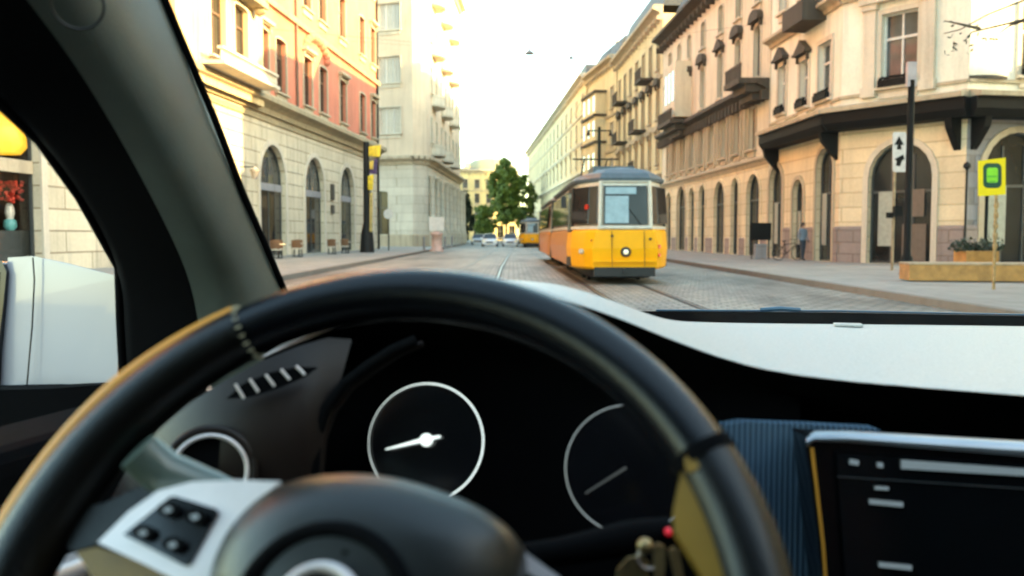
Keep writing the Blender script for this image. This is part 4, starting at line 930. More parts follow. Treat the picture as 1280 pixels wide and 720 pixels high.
q = atY(311, 216, 44.9); m = MB(); m.tube([V((p.x, p.y, q.z + .3)), V((p.x + .8, p.y, q.z + .3))], .03, 6); m.build('bracket', M['iron'], t)
m = MB(); m.lathe((p.x + .75, p.y, q.z - .3), (0, 0, 1), [(.12, 0), (.22, .35), (.3, .4), (.05, .6)], 6); m.build('lamp_head', M['grey_stone'], t)
# notice board, bicycle, person on the right pavement
p = gz(950, 324); t = thing('notice_board', p, 'dark cafe board standing against the beige building right of the tram', 'board')
m = MB(); m.obox(p + V((0, 0, 1.35)), (1, .1, 0), (-.1, 1, 0), (0, 0, 1), .52, .05, .42); m.build('board', M['fascia'], t)
for s_ in (-.42, .42): MB().tube([p + V((s_, 0, 0)), p + V((s_, 0, 1.0))], .03, 6).build('leg', M['iron'], t)
m = MB(); m.box(p + V((-.28, -.15, 0)), p + V((.28, .15, .75))); m.build('cupboard', M['grey_stone'], t)
def bicycle(x, y, ang, label):
    t = thing('bicycle', (x, y, .13), label, 'bicycle'); ca, sa = math.cos(ang), math.sin(ang); T = lambda a, z, b=0: V((x + a * ca - b * sa, y + a * sa + b * ca, .13 + z))
    for a in (-.52, .52):
        m = MB(); m.tube([T(a + .33 * math.cos(k * math.pi / 12), .34 + .33 * math.sin(k * math.pi / 12)) for k in range(24)], .018, 6, closed=True); w_ = m.build('wheel', M['tyre'], t)
        m = MB()
        for k in range(8): m.tube([T(a, .34), T(a + .32 * math.cos(k * math.pi / 4), .34 + .32 * math.sin(k * math.pi / 4))], .003, 4)
        m.build('spokes', M['alloy'], w_)
    m = MB()
    for q in ([T(-.52, .34), T(-.1, .3)], [T(-.1, .3), T(-.22, .82)], [T(-.2, .75), T(-.52, .34)], [T(-.1, .3), T(.36, .72)], [T(-.2, .74), T(.36, .8)], [T(.33, .9), T(.52, .34)]): m.tube(q, .017, 6)
    m.build('frame', M['fascia'], t)
    m = MB(); m.tube([T(.25, .98, -.28), T(.33, .98, 0), T(.25, .98, .28)], .014, 6); m.tube([T(.33, .88), T(.33, .98)], .014, 6); m.build('handlebar', M['iron'], t)
    m = MB(); m.lathe(T(-.24, .86), (0, 0, 1), [(.05, 0), (.11, .03), (.08, .06)], 10); m.build('saddle', M['tyre'], t)
p = gz(985, 325.5); bicycle(p.x, p.y, .3, 'dark bicycle parked beside the person on the right pavement')
def person(p, face, label, top, legs_, hairc):
    t = thing('person', p, label, 'person')
    ca, sa = math.cos(face), math.sin(face); T = lambda a, b, c: (a * ca - b * sa, a * sa + b * ca, c)
    J = {'pel': (0, 0, .95, .13), 'w': (0, 0, 1.1, .125), 'ch': (0, .01, 1.32, .15), 'nk': (0, .01, 1.47, .06), 'hd0': (0, -.01, 1.55, .075), 'hd': (0, -.02, 1.64, .095), 'top': (0, -.01, 1.70, .07)}
    for s_, n_ in ((-1, 'l'), (1, 'r')):
        J[n_ + 'hip'] = (s_ * .09, 0, .9, .1); J[n_ + 'kn'] = (s_ * .10, -.03 + s_ * .05, .5, .065); J[n_ + 'an'] = (s_ * .10, s_ * .10, .09, .042); J[n_ + 'toe'] = (s_ * .11, s_ * .10 - .16, .04, .035)
        J[n_ + 'sh'] = (s_ * .18, .01, 1.40, .065); J[n_ + 'el'] = (s_ * .24, .03, 1.13, .045); J[n_ + 'wr'] = (s_ * .23, -.10, .90, .03); J[n_ + 'ha'] = (s_ * .225, -.14, .82, .028)
    E = [('pel', 'w'), ('w', 'ch'), ('ch', 'nk'), ('nk', 'hd0'), ('hd0', 'hd'), ('hd', 'top')]
    for n_ in 'lr': E += [('pel', n_ + 'hip'), (n_ + 'hip', n_ + 'kn'), (n_ + 'kn', n_ + 'an'), (n_ + 'an', n_ + 'toe'), ('ch', n_ + 'sh'), (n_ + 'sh', n_ + 'el'), (n_ + 'el', n_ + 'wr'), (n_ + 'wr', n_ + 'ha')]
    ks = list(J); me = bpy.data.meshes.new('body'); me.from_pydata([T(*J[k][:3]) for k in ks], [(ks.index(a), ks.index(b)) for a, b in E], [])
    o = bpy.data.objects.new('body', me); C.objects.link(o); o.parent = t
    md = o.modifiers.new('skin', 'SKIN'); md.use_smooth_shade = True; s2 = o.modifiers.new('sub', 'SUBSURF'); s2.levels = 2; s2.render_levels = 2
    sv = me.skin_vertices[0].data
    for i, k in enumerate(ks): sv[i].radius = (J[k][3], J[k][3] * (.8 if k in ('ch', 'w', 'pel') else 1)); sv[i].use_root = (k == 'pel')
    m, nt, b, N, L = nm('clothed_body_' + ''.join(random.choice('abcdef') for _ in range(3)))
    tc = N('ShaderNodeTexCoord'); sx = N('ShaderNodeSeparateXYZ'); L(tc.outputs['Object'], sx.inputs[0])
    ma = N('ShaderNodeMath'); ma.operation = 'DIVIDE'; ma.inputs[1].default_value = 2; L(sx.outputs['Z'], ma.inputs[0])
    r_ = ramp(nt, ma.outputs[0], [(0, (.02, .02, .02)), (.05, legs_), (.47, top), (.735, (.45, .27, .19)), (.99, (.4, .25, .18))]); r_.node.color_ramp.interpolation = 'CONSTANT'; L(r_, b.inputs['Base Color']); b.inputs['Roughness'].default_value = .8; me.materials.append(m)
    MB().lathe(p + V((T(0, .015, 0)[0], T(0, .015, 0)[1], 1.62)), (0, 0, 1), [(.10, -.04), (.112, .03), (.09, .11), (.03, .145)], 14).build('hair', simple('hair_' + hairc, (.05, .03, .02), .7), t)
p = gz(1003, 326); person(p, .4, 'person in a grey blue jacket and dark trousers walking past the beige ground floor', (.16, .20, .25), (.03, .04, .06), 'brown')
#@@PART3
# ------------------------------------------------------------------ the car we sit in
YAW = R(15); cu = V((math.cos(YAW), -math.sin(YAW), 0)); cv = V((math.sin(YAW), math.cos(YAW), 0))
def K(u, v, z): return cu * u + cv * v + V((0, 0, z))
def face_tex(name, col, rough, spec=.5, coat=0, bump=.25, bs=900, metal=0, sheen=0):
    m, nt, b, N, L = nm(name); v = coords(nt); f = ntex(nt, v, 14, 5)
    L(ramp(nt, f, [(.3, tuple(x * .85 for x in col)), (.7, tuple(x * 1.15 for x in col))]), b.inputs['Base Color'])
    b.inputs['Roughness'].default_value = rough; b.inputs['Specular IOR Level'].default_value = spec; b.inputs['Coat Weight'].default_value = coat; b.inputs['Metallic'].default_value = metal
    b.inputs['Coat Roughness'].default_value = .25
    bn = N('ShaderNodeBump'); bn.inputs['Strength'].default_value = bump; bn.inputs['Distance'].default_value = .0006
    vo = N('ShaderNodeTexVoronoi'); vo.inputs['Scale'].default_value = bs; L(v, vo.inputs['Vector']); L(vo.outputs['Distance'], bn.inputs['Height']); L(bn.outputs['Normal'], b.inputs['Normal'])
    return m
M['leather'] = face_tex('black_smooth_leather', (.002, .0025, .004), .26, .25, .2)
M['grip'] = face_tex('perforated_brown_black_leather', (.003, .0025, .002), .32, .28, .2, .4, 700)
M['orange_light'] = face_tex('painted_orange_light', (.62, .26, .03), .45, .4, .1)  # orange reflected light put into the base colour
M['golden_light'] = face_tex('trim_in_golden_light', (.24, .13, .010), .42, .5, .1, .15)  # golden light falling on the wheel trim is put into its colour
M['hub'] = face_tex('hub_soft_plastic', (.010, .011, .0105), .38, .4, .2, .3)
M['silver'] = face_tex('satin_silver_trim', (.82, .72, .70), .32, .5, .2, .05, metal=.35)
M['piano'] = face_tex('piano_black', (.003, .003, .004), .12, .5, .5, 0)
M['matte'] = face_tex('matte_black_plastic', (.002, .002, .0025), .9, .08)
M['dash_top'] = face_tex('dash_painted_glare', (.50, .475, .42), .5, .5, 0, .08, 500)  # pale base carries the sky's glare on a dark dash top
M['dash_top'].node_tree.nodes['Noise Texture'].inputs['Scale'].default_value = 400
M['fascia_br'] = face_tex('brown_satin_fascia', (.016, .010, .008), .45, .25, .1, .1)
M['pillar'] = face_tex('grey_pillar_fabric', (.075, .088, .075), .55, .5, .15, .3, 700)
M['head'] = M['head']
M['white_paint'] = simple('pearl_white_paint', (.40, .385, .41), .25, coat=.6, var=.02)
M['lit'] = simple('lit_gauge_white', (.7, .72, .75), .4, emit=.16, ecol=(.85, .93, 1))
M['lit_dim'] = simple('dim_gauge_white', (.05, .05, .05), .4, emit=.006, ecol=(.9, .93, 1))
M['ring_dim'] = simple('gauge_ring_grey', (.25, .26, .28), .35, .5, emit=.035, ecol=(.85, .93, 1))
M['icon'] = simple('screen_icon_grey', (.15, .17, .19), .5, emit=.02, ecol=(.7, .85, 1))
def rib_mat():
    m, nt, b, N, L = nm('ribbed_trim_sky_tint'); v = coords(nt)
    mp = N('ShaderNodeMapping'); mp.inputs['Rotation'].default_value = (0, 0, YAW); L(v, mp.inputs['Vector'])
    w_ = N('ShaderNodeTexWave'); w_.bands_direction = 'X'; w_.inputs['Scale'].default_value = 75; w_.inputs['Distortion'].default_value = .3; L(mp.outputs[0], w_.inputs['Vector'])
    L(ramp(nt, w_.outputs['Fac'], [(.2, (.04, .075, .115)), (.8, (.12, .19, .26))]), b.inputs['Base Color']); b.inputs['Metallic'].default_value = .2; b.inputs['Roughness'].default_value = .42  # blue of the reflected sky put into the rib colours
    bn = N('ShaderNodeBump'); bn.inputs['Strength'].default_value = .8; bn.inputs['Distance'].default_value = .001; L(w_.outputs['Fac'], bn.inputs['Height']); L(bn.outputs['Normal'], b.inputs['Normal']); return m
M['ribbed'] = rib_mat()
car = thing('car', (0, 0, 0), 'car we sit in, with black steering wheel, glare-pale dashboard top and white door mirror', 'car')
# steering wheel ---------------------------------------------------------------
wy, wt = R(12), R(33); WC = V((-.0725, .381, 1.116))
wn = V((-math.sin(wy) * math.cos(wt), -math.cos(wy) * math.cos(wt), math.sin(wt))); wu = V((math.cos(wy), -math.sin(wy), 0)); ww = wn.cross(wu)
if ww.z < 0: ww = -ww
WR = .181
def W3(a, b, h=0): return WC + wu * a + ww * b + wn * h
def WP(px, py, h=0):
    r = ray(px, py); o = WC + wn * h; k = (o - CAM).dot(wn) / r.dot(wn); q = CAM + r * k - WC; return q.dot(wu), q.dot(ww)
def arcw(a0, a1, n, rad=WR, h=0): return [W3(rad * math.cos(a0 + (a1 - a0) * k / n), rad * math.sin(a0 + (a1 - a0) * k / n), h) for k in range(n + 1)]
q = WP(300, 385); aL = math.atan2(q[1], q[0]); q = WP(863, 580); aR = math.atan2(q[1], q[0])
if aL < 0: aL += 2 * math.pi
m = MB(); m.tube(arcw(aR, aL, 96), .0142, 24); sw = m.build('steering_wheel', M['leather'], car)
m = MB(); n = 96; m.tube(arcw(aL, aL + 2.0, n), [.0150 + .0025 * math.sin(math.pi * k / n) for k in range(n + 1)], 24); m.build('grip', M['grip'], sw)
m = MB(); m.tube(arcw(aR, aR - 1.2, 48), [.0150 + .0012 * math.sin(math.pi * k / 48) for k in range(49)], 24); m.build('grip', M['grip'], sw)
m = MB(); m.tube(arcw(aL + 2.0, aR + 2 * math.pi - 1.2, 60), .0142, 20); m.build('grip', M['grip'], sw)
m = MB(); m.tube([W3((WR + .0125) * math.cos(aL + .01 + 1.5 * k / 60), (WR + .0125) * math.sin(aL + .01 + 1.5 * k / 60), .0065) for k in range(61)], [.0030 + .0038 * min(1, k / 15) for k in range(61)], 12); m.build('grip_orange_glint', M['orange_light'], sw)  # added strip that paints the orange reflection along the outer rim
for a_ in (aL,):                                       # stitched seams
    m = MB()
    for k in range(20):
        ph = 2 * math.pi * k / 20; c0 = W3(WR * math.cos(a_), WR * math.sin(a_)); rad = (c0 - WC).normalized(); tan_ = rad.cross(wn)
        o = c0 + (rad * math.cos(ph) + wn * math.sin(ph)) * .0158; m.obox(o, tan_, rad * math.cos(ph) + wn * math.sin(ph), tan_.cross(rad * math.cos(ph) + wn * math.sin(ph)), .0014, .0004, .0004)
    m.build('stitching', simple('cream_thread_%d' % int(a_ * 10), (.6, .52, .35), .6), sw)
# airbag cover
outl = [(250, 735), (272, 672), (308, 628), (350, 602), (400, 590), (460, 588), (520, 598), (580, 619), (622, 642), (646, 668), (652, 700), (648, 745), (615, 830), (520, 900), (400, 920), (300, 870), (250, 800)]
P_ = [WP(x, y, .02) for x, y in outl]; cx_ = sum(p[0] for p in P_) / len(P_); cy_ = sum(p[1] for p in P_) / len(P_)
# resample smooth
def smooth(P, it=2):
    for _ in range(it):
        Q = []
        for i in range(len(P)):
            a, b = P[i], P[(i + 1) % len(P)]; Q += [(a[0] * .75 + b[0] * .25, a[1] * .75 + b[1] * .25), (a[0] * .25 + b[0] * .75, a[1] * .25 + b[1] * .75)]
        P = Q
    return P
P_ = smooth(P_); rows = []
for s_, h in ((1.0, -.03), (1.0, .008), (.985, .016), (.95, .023), (.88, .030), (.75, .037), (.6, .042), (.45, .044), (.25, .045), (.02, .045)):
    rows.append([W3(cx_ + (a - cx_) * s_, cy_ + (b - cy_) * s_, h) for a, b in P_] ); rows[-1].append(rows[-1][0])
m = MB(); m.grid(rows); hub = m.build('hub_cover', M['hub'], sw, weld=True)
e0 = WP(395, 764, .048)
m = MB(); m.tube([W3(e0[0] + .0175 * math.cos(k * math.pi / 20), e0[1] + .0175 * math.sin(k * math.pi / 20), .048) for k in range(40)], .0024, 10, closed=True)
m.prism([W3(e0[0] + x, e0[1] + y, .047) for x, y in ((-.022, -.001), (.003, .002), (-.002, -.002), (.022, .001), (-.003, -.0005), (.002, .0032))], wn * .003); m.build('emblem', M['silver'], sw)
m = MB(); m.tube([W3(e0[0] + .036 * math.cos(k * math.pi / 24), e0[1] + .034 * math.sin(k * math.pi / 24), .0425) for k in range(48)], .0045, 8, closed=True); m.build('emblem_recess', M['matte'], sw)
def slab(pix, h, th, mat, name, par, bev=.0015, sm=0):
    P = [WP(x, y, h) for x, y in pix]
    if sm: P = smooth(P, sm)
    m = MB(); m.prism([W3(a, b, h) for a, b in P], wn * -th); return m.build(name, mat, par, bevel=bev)
m = MB(); c0 = W3(WR * math.cos(aR), WR * math.sin(aR)); tn_ = (c0 - WC).normalized().cross(wn); m.tube([c0 - tn_ * .003, c0 + tn_ * .003], .0163, 24); m.build('rim_clip', M['matte'], sw)
slab([(855, 570), (866, 566), (876, 578), (872, 588), (858, 590)], .014, .006, M['golden_light'], 'rim_button', sw, .001, 1)
slab([(122, 678), (160, 640), (198, 613), (240, 602), (300, 600), (352, 602), (320, 625), (282, 672), (262, 735), (230, 730), (180, 705)], .010, .012, M['silver'], 'spoke_trim', sw, .002)
slab([(120, 684), (235, 716), (262, 745), (240, 800), (140, 760), (95, 690)], .004, .014, M['golden_light'], 'spoke_lower', sw, .002)
slab([(60, 660), (72, 632), (128, 630), (196, 598), (215, 606), (150, 650), (120, 680), (90, 690)], .0, .012, M['grip'], 'spoke', sw, .003)
slab([(154, 668), (212, 621), (218, 620), (270, 636), (273, 641), (236, 706), (230, 707)], .0115, .004, M['piano'], 'switch_pad', sw, .001)
for (x, y) in ((209, 637), (243, 646), (178, 666), (215, 681)):
    slab([(x - 17, y + 1), (x - 4, y - 12), (x + 17, y - 6), (x + 6, y + 12)], .0150, .004, M['matte'], 'button', sw, .001, 1)
    slab([(x - 6, y - 1), (x + 3, y - 4), (x + 6, y + 1), (x - 2, y + 4)], .0153, .0008, M['icon'], 'button_symbol', sw, 0)
slab([(854, 575), (872, 574), (880, 598), (906, 662), (925, 740), (890, 740), (858, 688), (842, 662), (841, 639), (848, 606)], .008, .012, M['golden_light'], 'thumb_rest', sw, .003)
slab([(638, 700), (655, 684), (705, 722), (760, 760), (880, 745), (935, 760), (900, 860), (640, 840)], -.004, .014, M['piano'], 'spoke', sw, .002)
slab([(645, 692), (656, 690), (700, 722), (690, 732), (648, 710)], .002, .005, M['silver'], 'spoke_trim', sw, .001)
# column + stalks
m = MB(); m.lathe(W3(0, -.01, -.01), -wn, [(.045, 0), (.06, .06), (.065, .26)], 24); m.build('steering_column', M['matte'], car)
m = MB(); m.tube([at(330, 640, .46), at(262, 612, .46), at(205, 592, .455), at(172, 563, .45)], [.008, .010, .012, .011], 12); m.build('indicator_stalk', simple('stalk_grey_green', (.10, .13, .11), .35, coat=.4), car)
m = MB(); m.tube([at(620, 700, .5), at(700, 690, .5), at(790, 672, .5), at(838, 664, .5)], [.007, .008, .010, .008], 12); ws_ = m.build('wiper_stalk', M['matte'], car)
m = MB(); m.lathe(at(835, 664, .490), -FW, [(.0022, 0), (.002, .003), (.001, .004)], 12); m.build('stalk_mark', simple('red_mark', (.6, .0, .02), .4, emit=.03, ecol=(1, .02, .05)), ws_)
# dashboard -------------------------------------------------------------------
cols = [(330, 432, 425), (390, 402, 394), (450, 380, 370), (520, 366, 354), (600, 360, 348), (660, 361, 350), (700, 369, 355), (740, 382, 366), (780, 396, 380), (830, 417, 400), (870, 432, 401), (900, 443, 401.5), (950, 456, 402), (1000, 465, 402.5), (1070, 473, 403), (1150, 480, 403.5), (1280, 490, 405), (1400, 499, 407), (1600, 515, 410), (2100, 560, 430), (2700, 610, 460)]
def lipd(px): return .66 + .06 * min(1, max(0, (px - 700) / 250.))
def backd(px): return lipd(px) + .10 if px < 800 else lipd(px) + .10 + min(1, (px - 800) / 110.) * .36
r0, r1, r2, r3, r35, r4, r5 = [], [], [], [], [], [], []
for px, yl_, yb in cols:
    dl = lipd(px); db = backd(px)
    r0.append(at(px, yl_ + 14, dl + .03)); r1.append(at(px, yl_ + 4, dl)); r2.append(at(px, yl_, dl + .004)); a_ = at(px, yl_, dl + .004); b_ = at(px, yb, db)
    r3.append(a_.lerp(b_, .35) + V((0, 0, .002))); r35.append(a_.lerp(b_, .96)); r4.append(b_); r5.append(b_ + V((0, .04, -.06)))
m = MB(); m.grid([r1, r2, r3, r35, r4, r5]); db_ = m.build('dashboard', M['dash_top'], car)
s1 = db_.modifiers.new('sub', 'SUBSURF'); s1.levels = 1; s1.render_levels = 2
low = []; low2 = []
for px, yl_, yb in cols: low.append(at(px, 520 if px > 860 else 470, .80)); low2.append(at(px, 760, .78))
m = MB(); m.grid([[p + V((0, 0, -.0005)) for p in r1], r0, low, low2]); m.build('dashboard_underside', M['matte'], car)
m = MB()
def pg(pts, d, th=.004, dd=None): return [at(x, y, d if dd is None else dd[i]) for i, (x, y) in enumerate(pts)], FW * th
def panel(name, mat, pts, d, par, th=.004, bev=.0, dd=None):
    m = MB(); P, o = pg(pts, d, th, dd); m.prism(P, o); return m.build(name, mat, par, bevel=bev)
# small speaker grille on dash, cowl and wiper
m = MB(); q = at(1060, 406, 1.12); m.obox(q + V((0, 0, .0)), cu, cv, (0, 0, 1), .017, .010, .0016); m.build('sun_sensor', M['dash_top'], car, bevel=.001)
m = MB(); m.grid([[at(560, 388.5, 1.35), at(835, 389, 1.32), at(1050, 390.5, 1.3), at(1280, 395, 1.27), at(1500, 402, 1.25), at(2500, 430, 1.1)], [at(560, 405, 1.28), at(835, 405, 1.26), at(1050, 406, 1.24), at(1280, 410, 1.22), at(1500, 415, 1.2), at(2500, 450, 1.05)]], False)
m.grid([[at(560, 388.5, 1.35), at(835, 389, 1.32), at(1050, 390.5, 1.3), at(1280, 395, 1.27), at(1500, 402, 1.25), at(2500, 430, 1.1)], [at(560, 430, 1.36), at(835, 430, 1.33), at(1050, 430, 1.31), at(1280, 430, 1.28), at(1500, 440, 1.26), at(2500, 480, 1.11)]], False); m.build('cowl', face_tex('cowl_black', (.0004, .0004, .0005), .95, .02), car)
m = MB(); m.tube([at(820, 388, 1.36), at(1050, 389, 1.34), at(1280, 393.5, 1.31), at(1500, 400, 1.29)], .0016, 8); m.tube([at(950, 388, 1.345), at(975, 386, 1.34), at(1000, 388, 1.34)], .004, 8); m.build('wiper_blade', simple('blue_black_rubber', (.02, .06, .10), .3, coat=.5), car)
# left fascia
m = MB(); rows = []
for t_ in (0, .15, .35, .6, 1.0):
    row = []
    for x, yt, dd_ in ((130, 640, .72), (165, 575, .69), (200, 535, .675), (235, 505, .665), (280, 476, .66), (330, 450, .665), (375, 432, .67), (410, 422, .68), (440, 424, .685)):
        row.append(at(x + (min(x, 394) - x) * min(1, t_ * 2.2) + 4 * t_, yt + (780 - yt) * t_, dd_ - .03 * math.sin(math.pi * min(1, t_ * 1.2 + .08))))
    rows.append(row)
m.grid(rows); m.grid([rows[0], [p_ + FW * .08 + UP * -.01 for p_ in rows[0]]]); fb = m.build('fascia', M['fascia_br'], car)
panel('vent_opening', M['matte'], [(282, 499), (305, 479), (340, 465), (372, 459), (398, 459), (380, 472), (350, 485), (315, 496)], .628, fb, .002)
for k, (x, y) in enumerate(((300, 489), (318, 482), (338, 476), (357, 469), (376, 464))):
    m = MB(); m.tube([at(x - 6, y - 9 + k * .6, .625), at(x + 5, y + 9 - k * 1.2, .626)], .0011, 6); m.build('vent_slat', M['silver'], fb)
m = MB(); m.tube([at(325, 448, .66), at(360, 430, .665), at(400, 414, .68), at(432, 405, .70)], [.0005, .0022, .0026, .0008], 8); m.build('fascia_highlight', M['silver'], fb)  # highlight streak on the panel edge, built as a silver sliver
# round vent
vc = at(262, 590, .625); vn = (CAM - vc).normalized()
def ring(c, n_, rad, r, mat, name, par, seg=64, sx=1.0, a0=0, a1=2 * math.pi, rr=None):
    n_ = V(n_).normalized(); a = n_.cross(V((0, 0, 1))).normalized(); b = a.cross(n_) * -1
    full = abs(a1 - a0 - 2 * math.pi) < 1e-3; N_ = seg
    pts = [c + (-a * math.cos(a0 + (a1 - a0) * k / N_) * sx - b * -math.sin(a0 + (a1 - a0) * k / N_) * 1) * rad for k in range(N_ + (0 if full else 1))]
    m = MB(); m.tube(pts, rr if rr else r, 10, closed=full); return m.build(name, mat, par)
ring(vc, vn, .0305, .0028, M['fascia_br'], 'vent_surround', fb); ring(vc - vn * -.002, vn, .0255, .0016, M['silver'], 'vent_ring', fb)
m = MB(); m.lathe(vc - vn * .004, vn, [(.026, -.002), (.026, .0)], 32); m.build('vent_bowl', M['matte'], fb)
m = MB(); m.tube([at(238, 582, .622), at(275, 590, .622), at(290, 600, .622)], .0007, 6); m.build('vent_slat', M['hub'], fb)
# instrument cluster
cn = (-cv * .95 + cu * -.0 + V((0, 0, .30))).normalized(); cn = (cn + (CAM - at(600, 560, .7)).normalized() * 1.2).normalized()
clu = panel('instrument_cluster', M['matte'], [(400, 430), (820, 432), (900, 470), (1000, 500), (1010, 780), (395, 780)], .76, car, .01)
g1 = at(532, 552, .70); g2 = at(786, 586, .64)
ring(g1, cn, .0462, .0009, M['lit'], 'gauge_ring', clu, rr=[.00062 - .0004 * max(0, math.cos((k - 33) / 64 * 2 * math.pi)) for k in range(64)]); ring(g2, cn, .0460, .00045, M['ring_dim'], 'gauge_ring', clu)
for g in (g1, g2):
    m = MB(); m.lathe(g - cn * .004, cn, [(.0455, -.004), (.0455, 0)], 48); m.build('gauge_face', M['piano'], clu)
m = MB(); m.lathe(at(533, 550, .697), cn, [(.0052, 0), (.005, .002), (.002, .003)], 20); m.build('needle_cap', M['lit'], clu)
panel('needle', M['lit'], [(482, 561), (526, 548), (527, 553), (482, 562.5)], .6965, clu, .0006); panel('needle_tail', M['lit'], [(538, 546), (550, 544), (551, 547), (539, 550)], .6965, clu, .0006)
panel('needle', M['lit_dim'], [(731, 616), (782, 583), (784, 586), (732, 618)], .634, clu, .0006)
for (x, y) in ((455, 465), ): pass
m = MB(); pts = [(520, 425), (490, 438), (462, 456), (430, 480), (408, 510), (396, 545), (392, 585), (396, 640), (404, 700), (412, 760)]; m.tube([at(x, y, .655) for x, y in pts], .0042, 10); m.build('binnacle_rim', M['matte'], clu)
m = MB(); m.tube([at(x + 9, y + 4, .662) for x, y in pts], .0024, 8); m.build('binnacle_trim', M['fascia_br'], clu)
# centre console
panel('console_trim', M['ribbed'], [(905, 532), (930, 528), (1010, 531), (1100, 536), (1120, 780), (960, 780), (930, 640)], .69, car, .02, .002)
hu = panel('head_unit', M['piano'], [(1012, 546), (1280, 562), (1500, 575), (1520, 800), (1040, 800)], .64, car, .04, .003, )
m = MB(); top = [(1008, 548), (1018, 541), (1060, 541), (1280, 554), (1500, 568)]; m.grid([[at(x, y - 3, .655) for x, y in top], [at(x, y, .642) for x, y in top], [at(x, y + 7 + (x - 1010) * .012, .634) for x, y in top], [at(x, y + 11 + (x - 1010) * .02, .637) for x, y in top]]); m.build('bezel', face_tex('bezel_metal', (.32, .34, .37), .3, .5, .1, .05, metal=.6), hu)
m = MB(); m.tube([at(1009, 552, .640), at(1018, 610, .639), at(1027, 680, .638), at(1036, 790, .637)], .0022, 8); m.build('bezel', M['piano'], hu)
m = MB(); m.tube([at(1015, 560, .636), at(1021, 610, .635), at(1029, 680, .634), at(1037, 790, .633)], .0012, 8); m.build('edge_orange_glint', M['orange_light'], hu)  # orange highlight of the bezel edge, modelled as a coloured strip
scn = panel('screen', simple('black_screen', (.004, .005, .006), .12), [(1046, 566), (1280, 582), (1500, 597), (1515, 800), (1062, 800)], .636, hu, .002)
for pts in ([(1063, 574), (1074, 576), (1073, 582), (1062, 580)], [(1097, 578), (1104, 579), (1104, 585), (1097, 584)], [(1127, 575), (1280, 586), (1420, 595), (1420, 604), (1280, 595), (1127, 586)], [(1094, 608), (1111, 609), (1111, 613), (1094, 612)], [(1087, 624), (1129, 628), (1129, 634), (1087, 630)], [(1099, 703), (1140, 707), (1140, 713), (1099, 709)]):
    panel('icon', M['icon'], pts, .6335, hu, .001)
m = MB(); m.tube([at(1046, 596, .634), at(1280, 611, .634), at(1500, 626, .634)], .0004, 6); m.build('screen_line', M['hub'], hu)
# pillar ----------------------------------------------------------------------
LP = [(158, 520), (152, 400), (150, 335), (100, 245), (50, 175), (0, 128), (-80, 60), (-170, -20)]; RP = [(400, 470), (370, 400), (350, 352), (302, 240), (268, 150), (205, 0), (165, -95), (110, -220)]
DP = [.96, .93, .90, .80, .74, .66, .60, .54]
rows = []
for (lx, ly), (rx, ry), d in zip(LP, RP, DP):
    row = []
    for k in range(17):
        s_ = k / 16; px_ = rx + (lx - rx) * s_; py_ = ry + (ly - ry) * s_; row.append(at(px_, py_, d - .02 + .11 * max(0, 1 - s_ / .42) ** 2.0 + .02 * s_ ** 3))
    row = [at(rx, ry, d + .14)] + row + [at(lx, ly, d + .08)]; rows.append(row)
m = MB(); m.grid([r[10:] for r in rows]); pil_ = m.build('windscreen_pillar', M['matte'], car, weld=True)
m = MB(); m.grid([r[:11] for r in rows]); pt_ = m.build('pillar_lit_part', M['pillar'], pil_, weld=True)  # grey lit part against black shaded part: pillar's light falloff painted in two tones
for o in (pil_, pt_): s1 = o.modifiers.new('sub', 'SUBSURF'); s1.levels = 1; s1.render_levels = 2
m = MB(); m.tube([at(x + 1, y, d + .085) for (x, y), d in zip(RP, DP)], .0035, 8); m.build('rubber_seal', M['matte'], pil_)
m = MB(); m.tube([at(x - 1, y, d + .01) for (x, y), d in zip(LP, DP)], .005, 8); m.build('rubber_seal', M['matte'], pil_)
pc = at(97, 5, .60); ring(pc, (CAM - pc), .0165, .0011, M['hub'], 'tweeter_ring', pil_)
# windscreen
m = MB(); A = [at(300, 420, 1.15), at(1650, 430, 1.15), at(1350, -420, .62), at(60, -330, .62)]; m.prism(A, V((0, .004, .003))); m.build('windscreen', M['screen_glass'], car)
# door mirror
def mp(x, y, d): return at(x, y, d)
m = MB(); q = [(10, 322), (40, 320), (80, 328), (151, 346), (150, 400), (146, 470), (140, 480), (90, 486), (-4, 490), (-2, 440), (5, 380), (8, 340)]
m.prism([mp(x, y, .95 + .0004 * (151 - x)) for x, y in q], FW * .12 + RT * -.05); mr = m.build('door_mirror', M['white_paint'], car, bevel=.010)
m = MB(); m.prism([mp(x, y, 1.0) for x, y in ((2, 326), (8, 340), (4, 380), (-3, 440), (-6, 486), (-160, 495), (-170, 330))], FW * .05); m.build('mirror_shell', M['piano'], mr, bevel=.004)
m = MB(); m.prism([mp(x, y, .995) for x, y in ((-6, 340), (-12, 480), (-150, 486), (-160, 340))], FW * .004); m.build('mirror_glass', simple('mirror_glass', (.8, .8, .8), .02, 1), mr)
m = MB(); m.tube([mp(41, 322, .985), mp(43, 350, .985), mp(40, 410, .985), mp(33, 488, .985)], .0009, 6); m.build('seam', M['hub'], mr)
m = MB(); m.prism([mp(x, y, .93) for x, y in ((-80, 489), (60, 486), (160, 478), (165, 560), (-80, 560))], FW * .05); m.build('mirror_foot', M['matte'], mr)
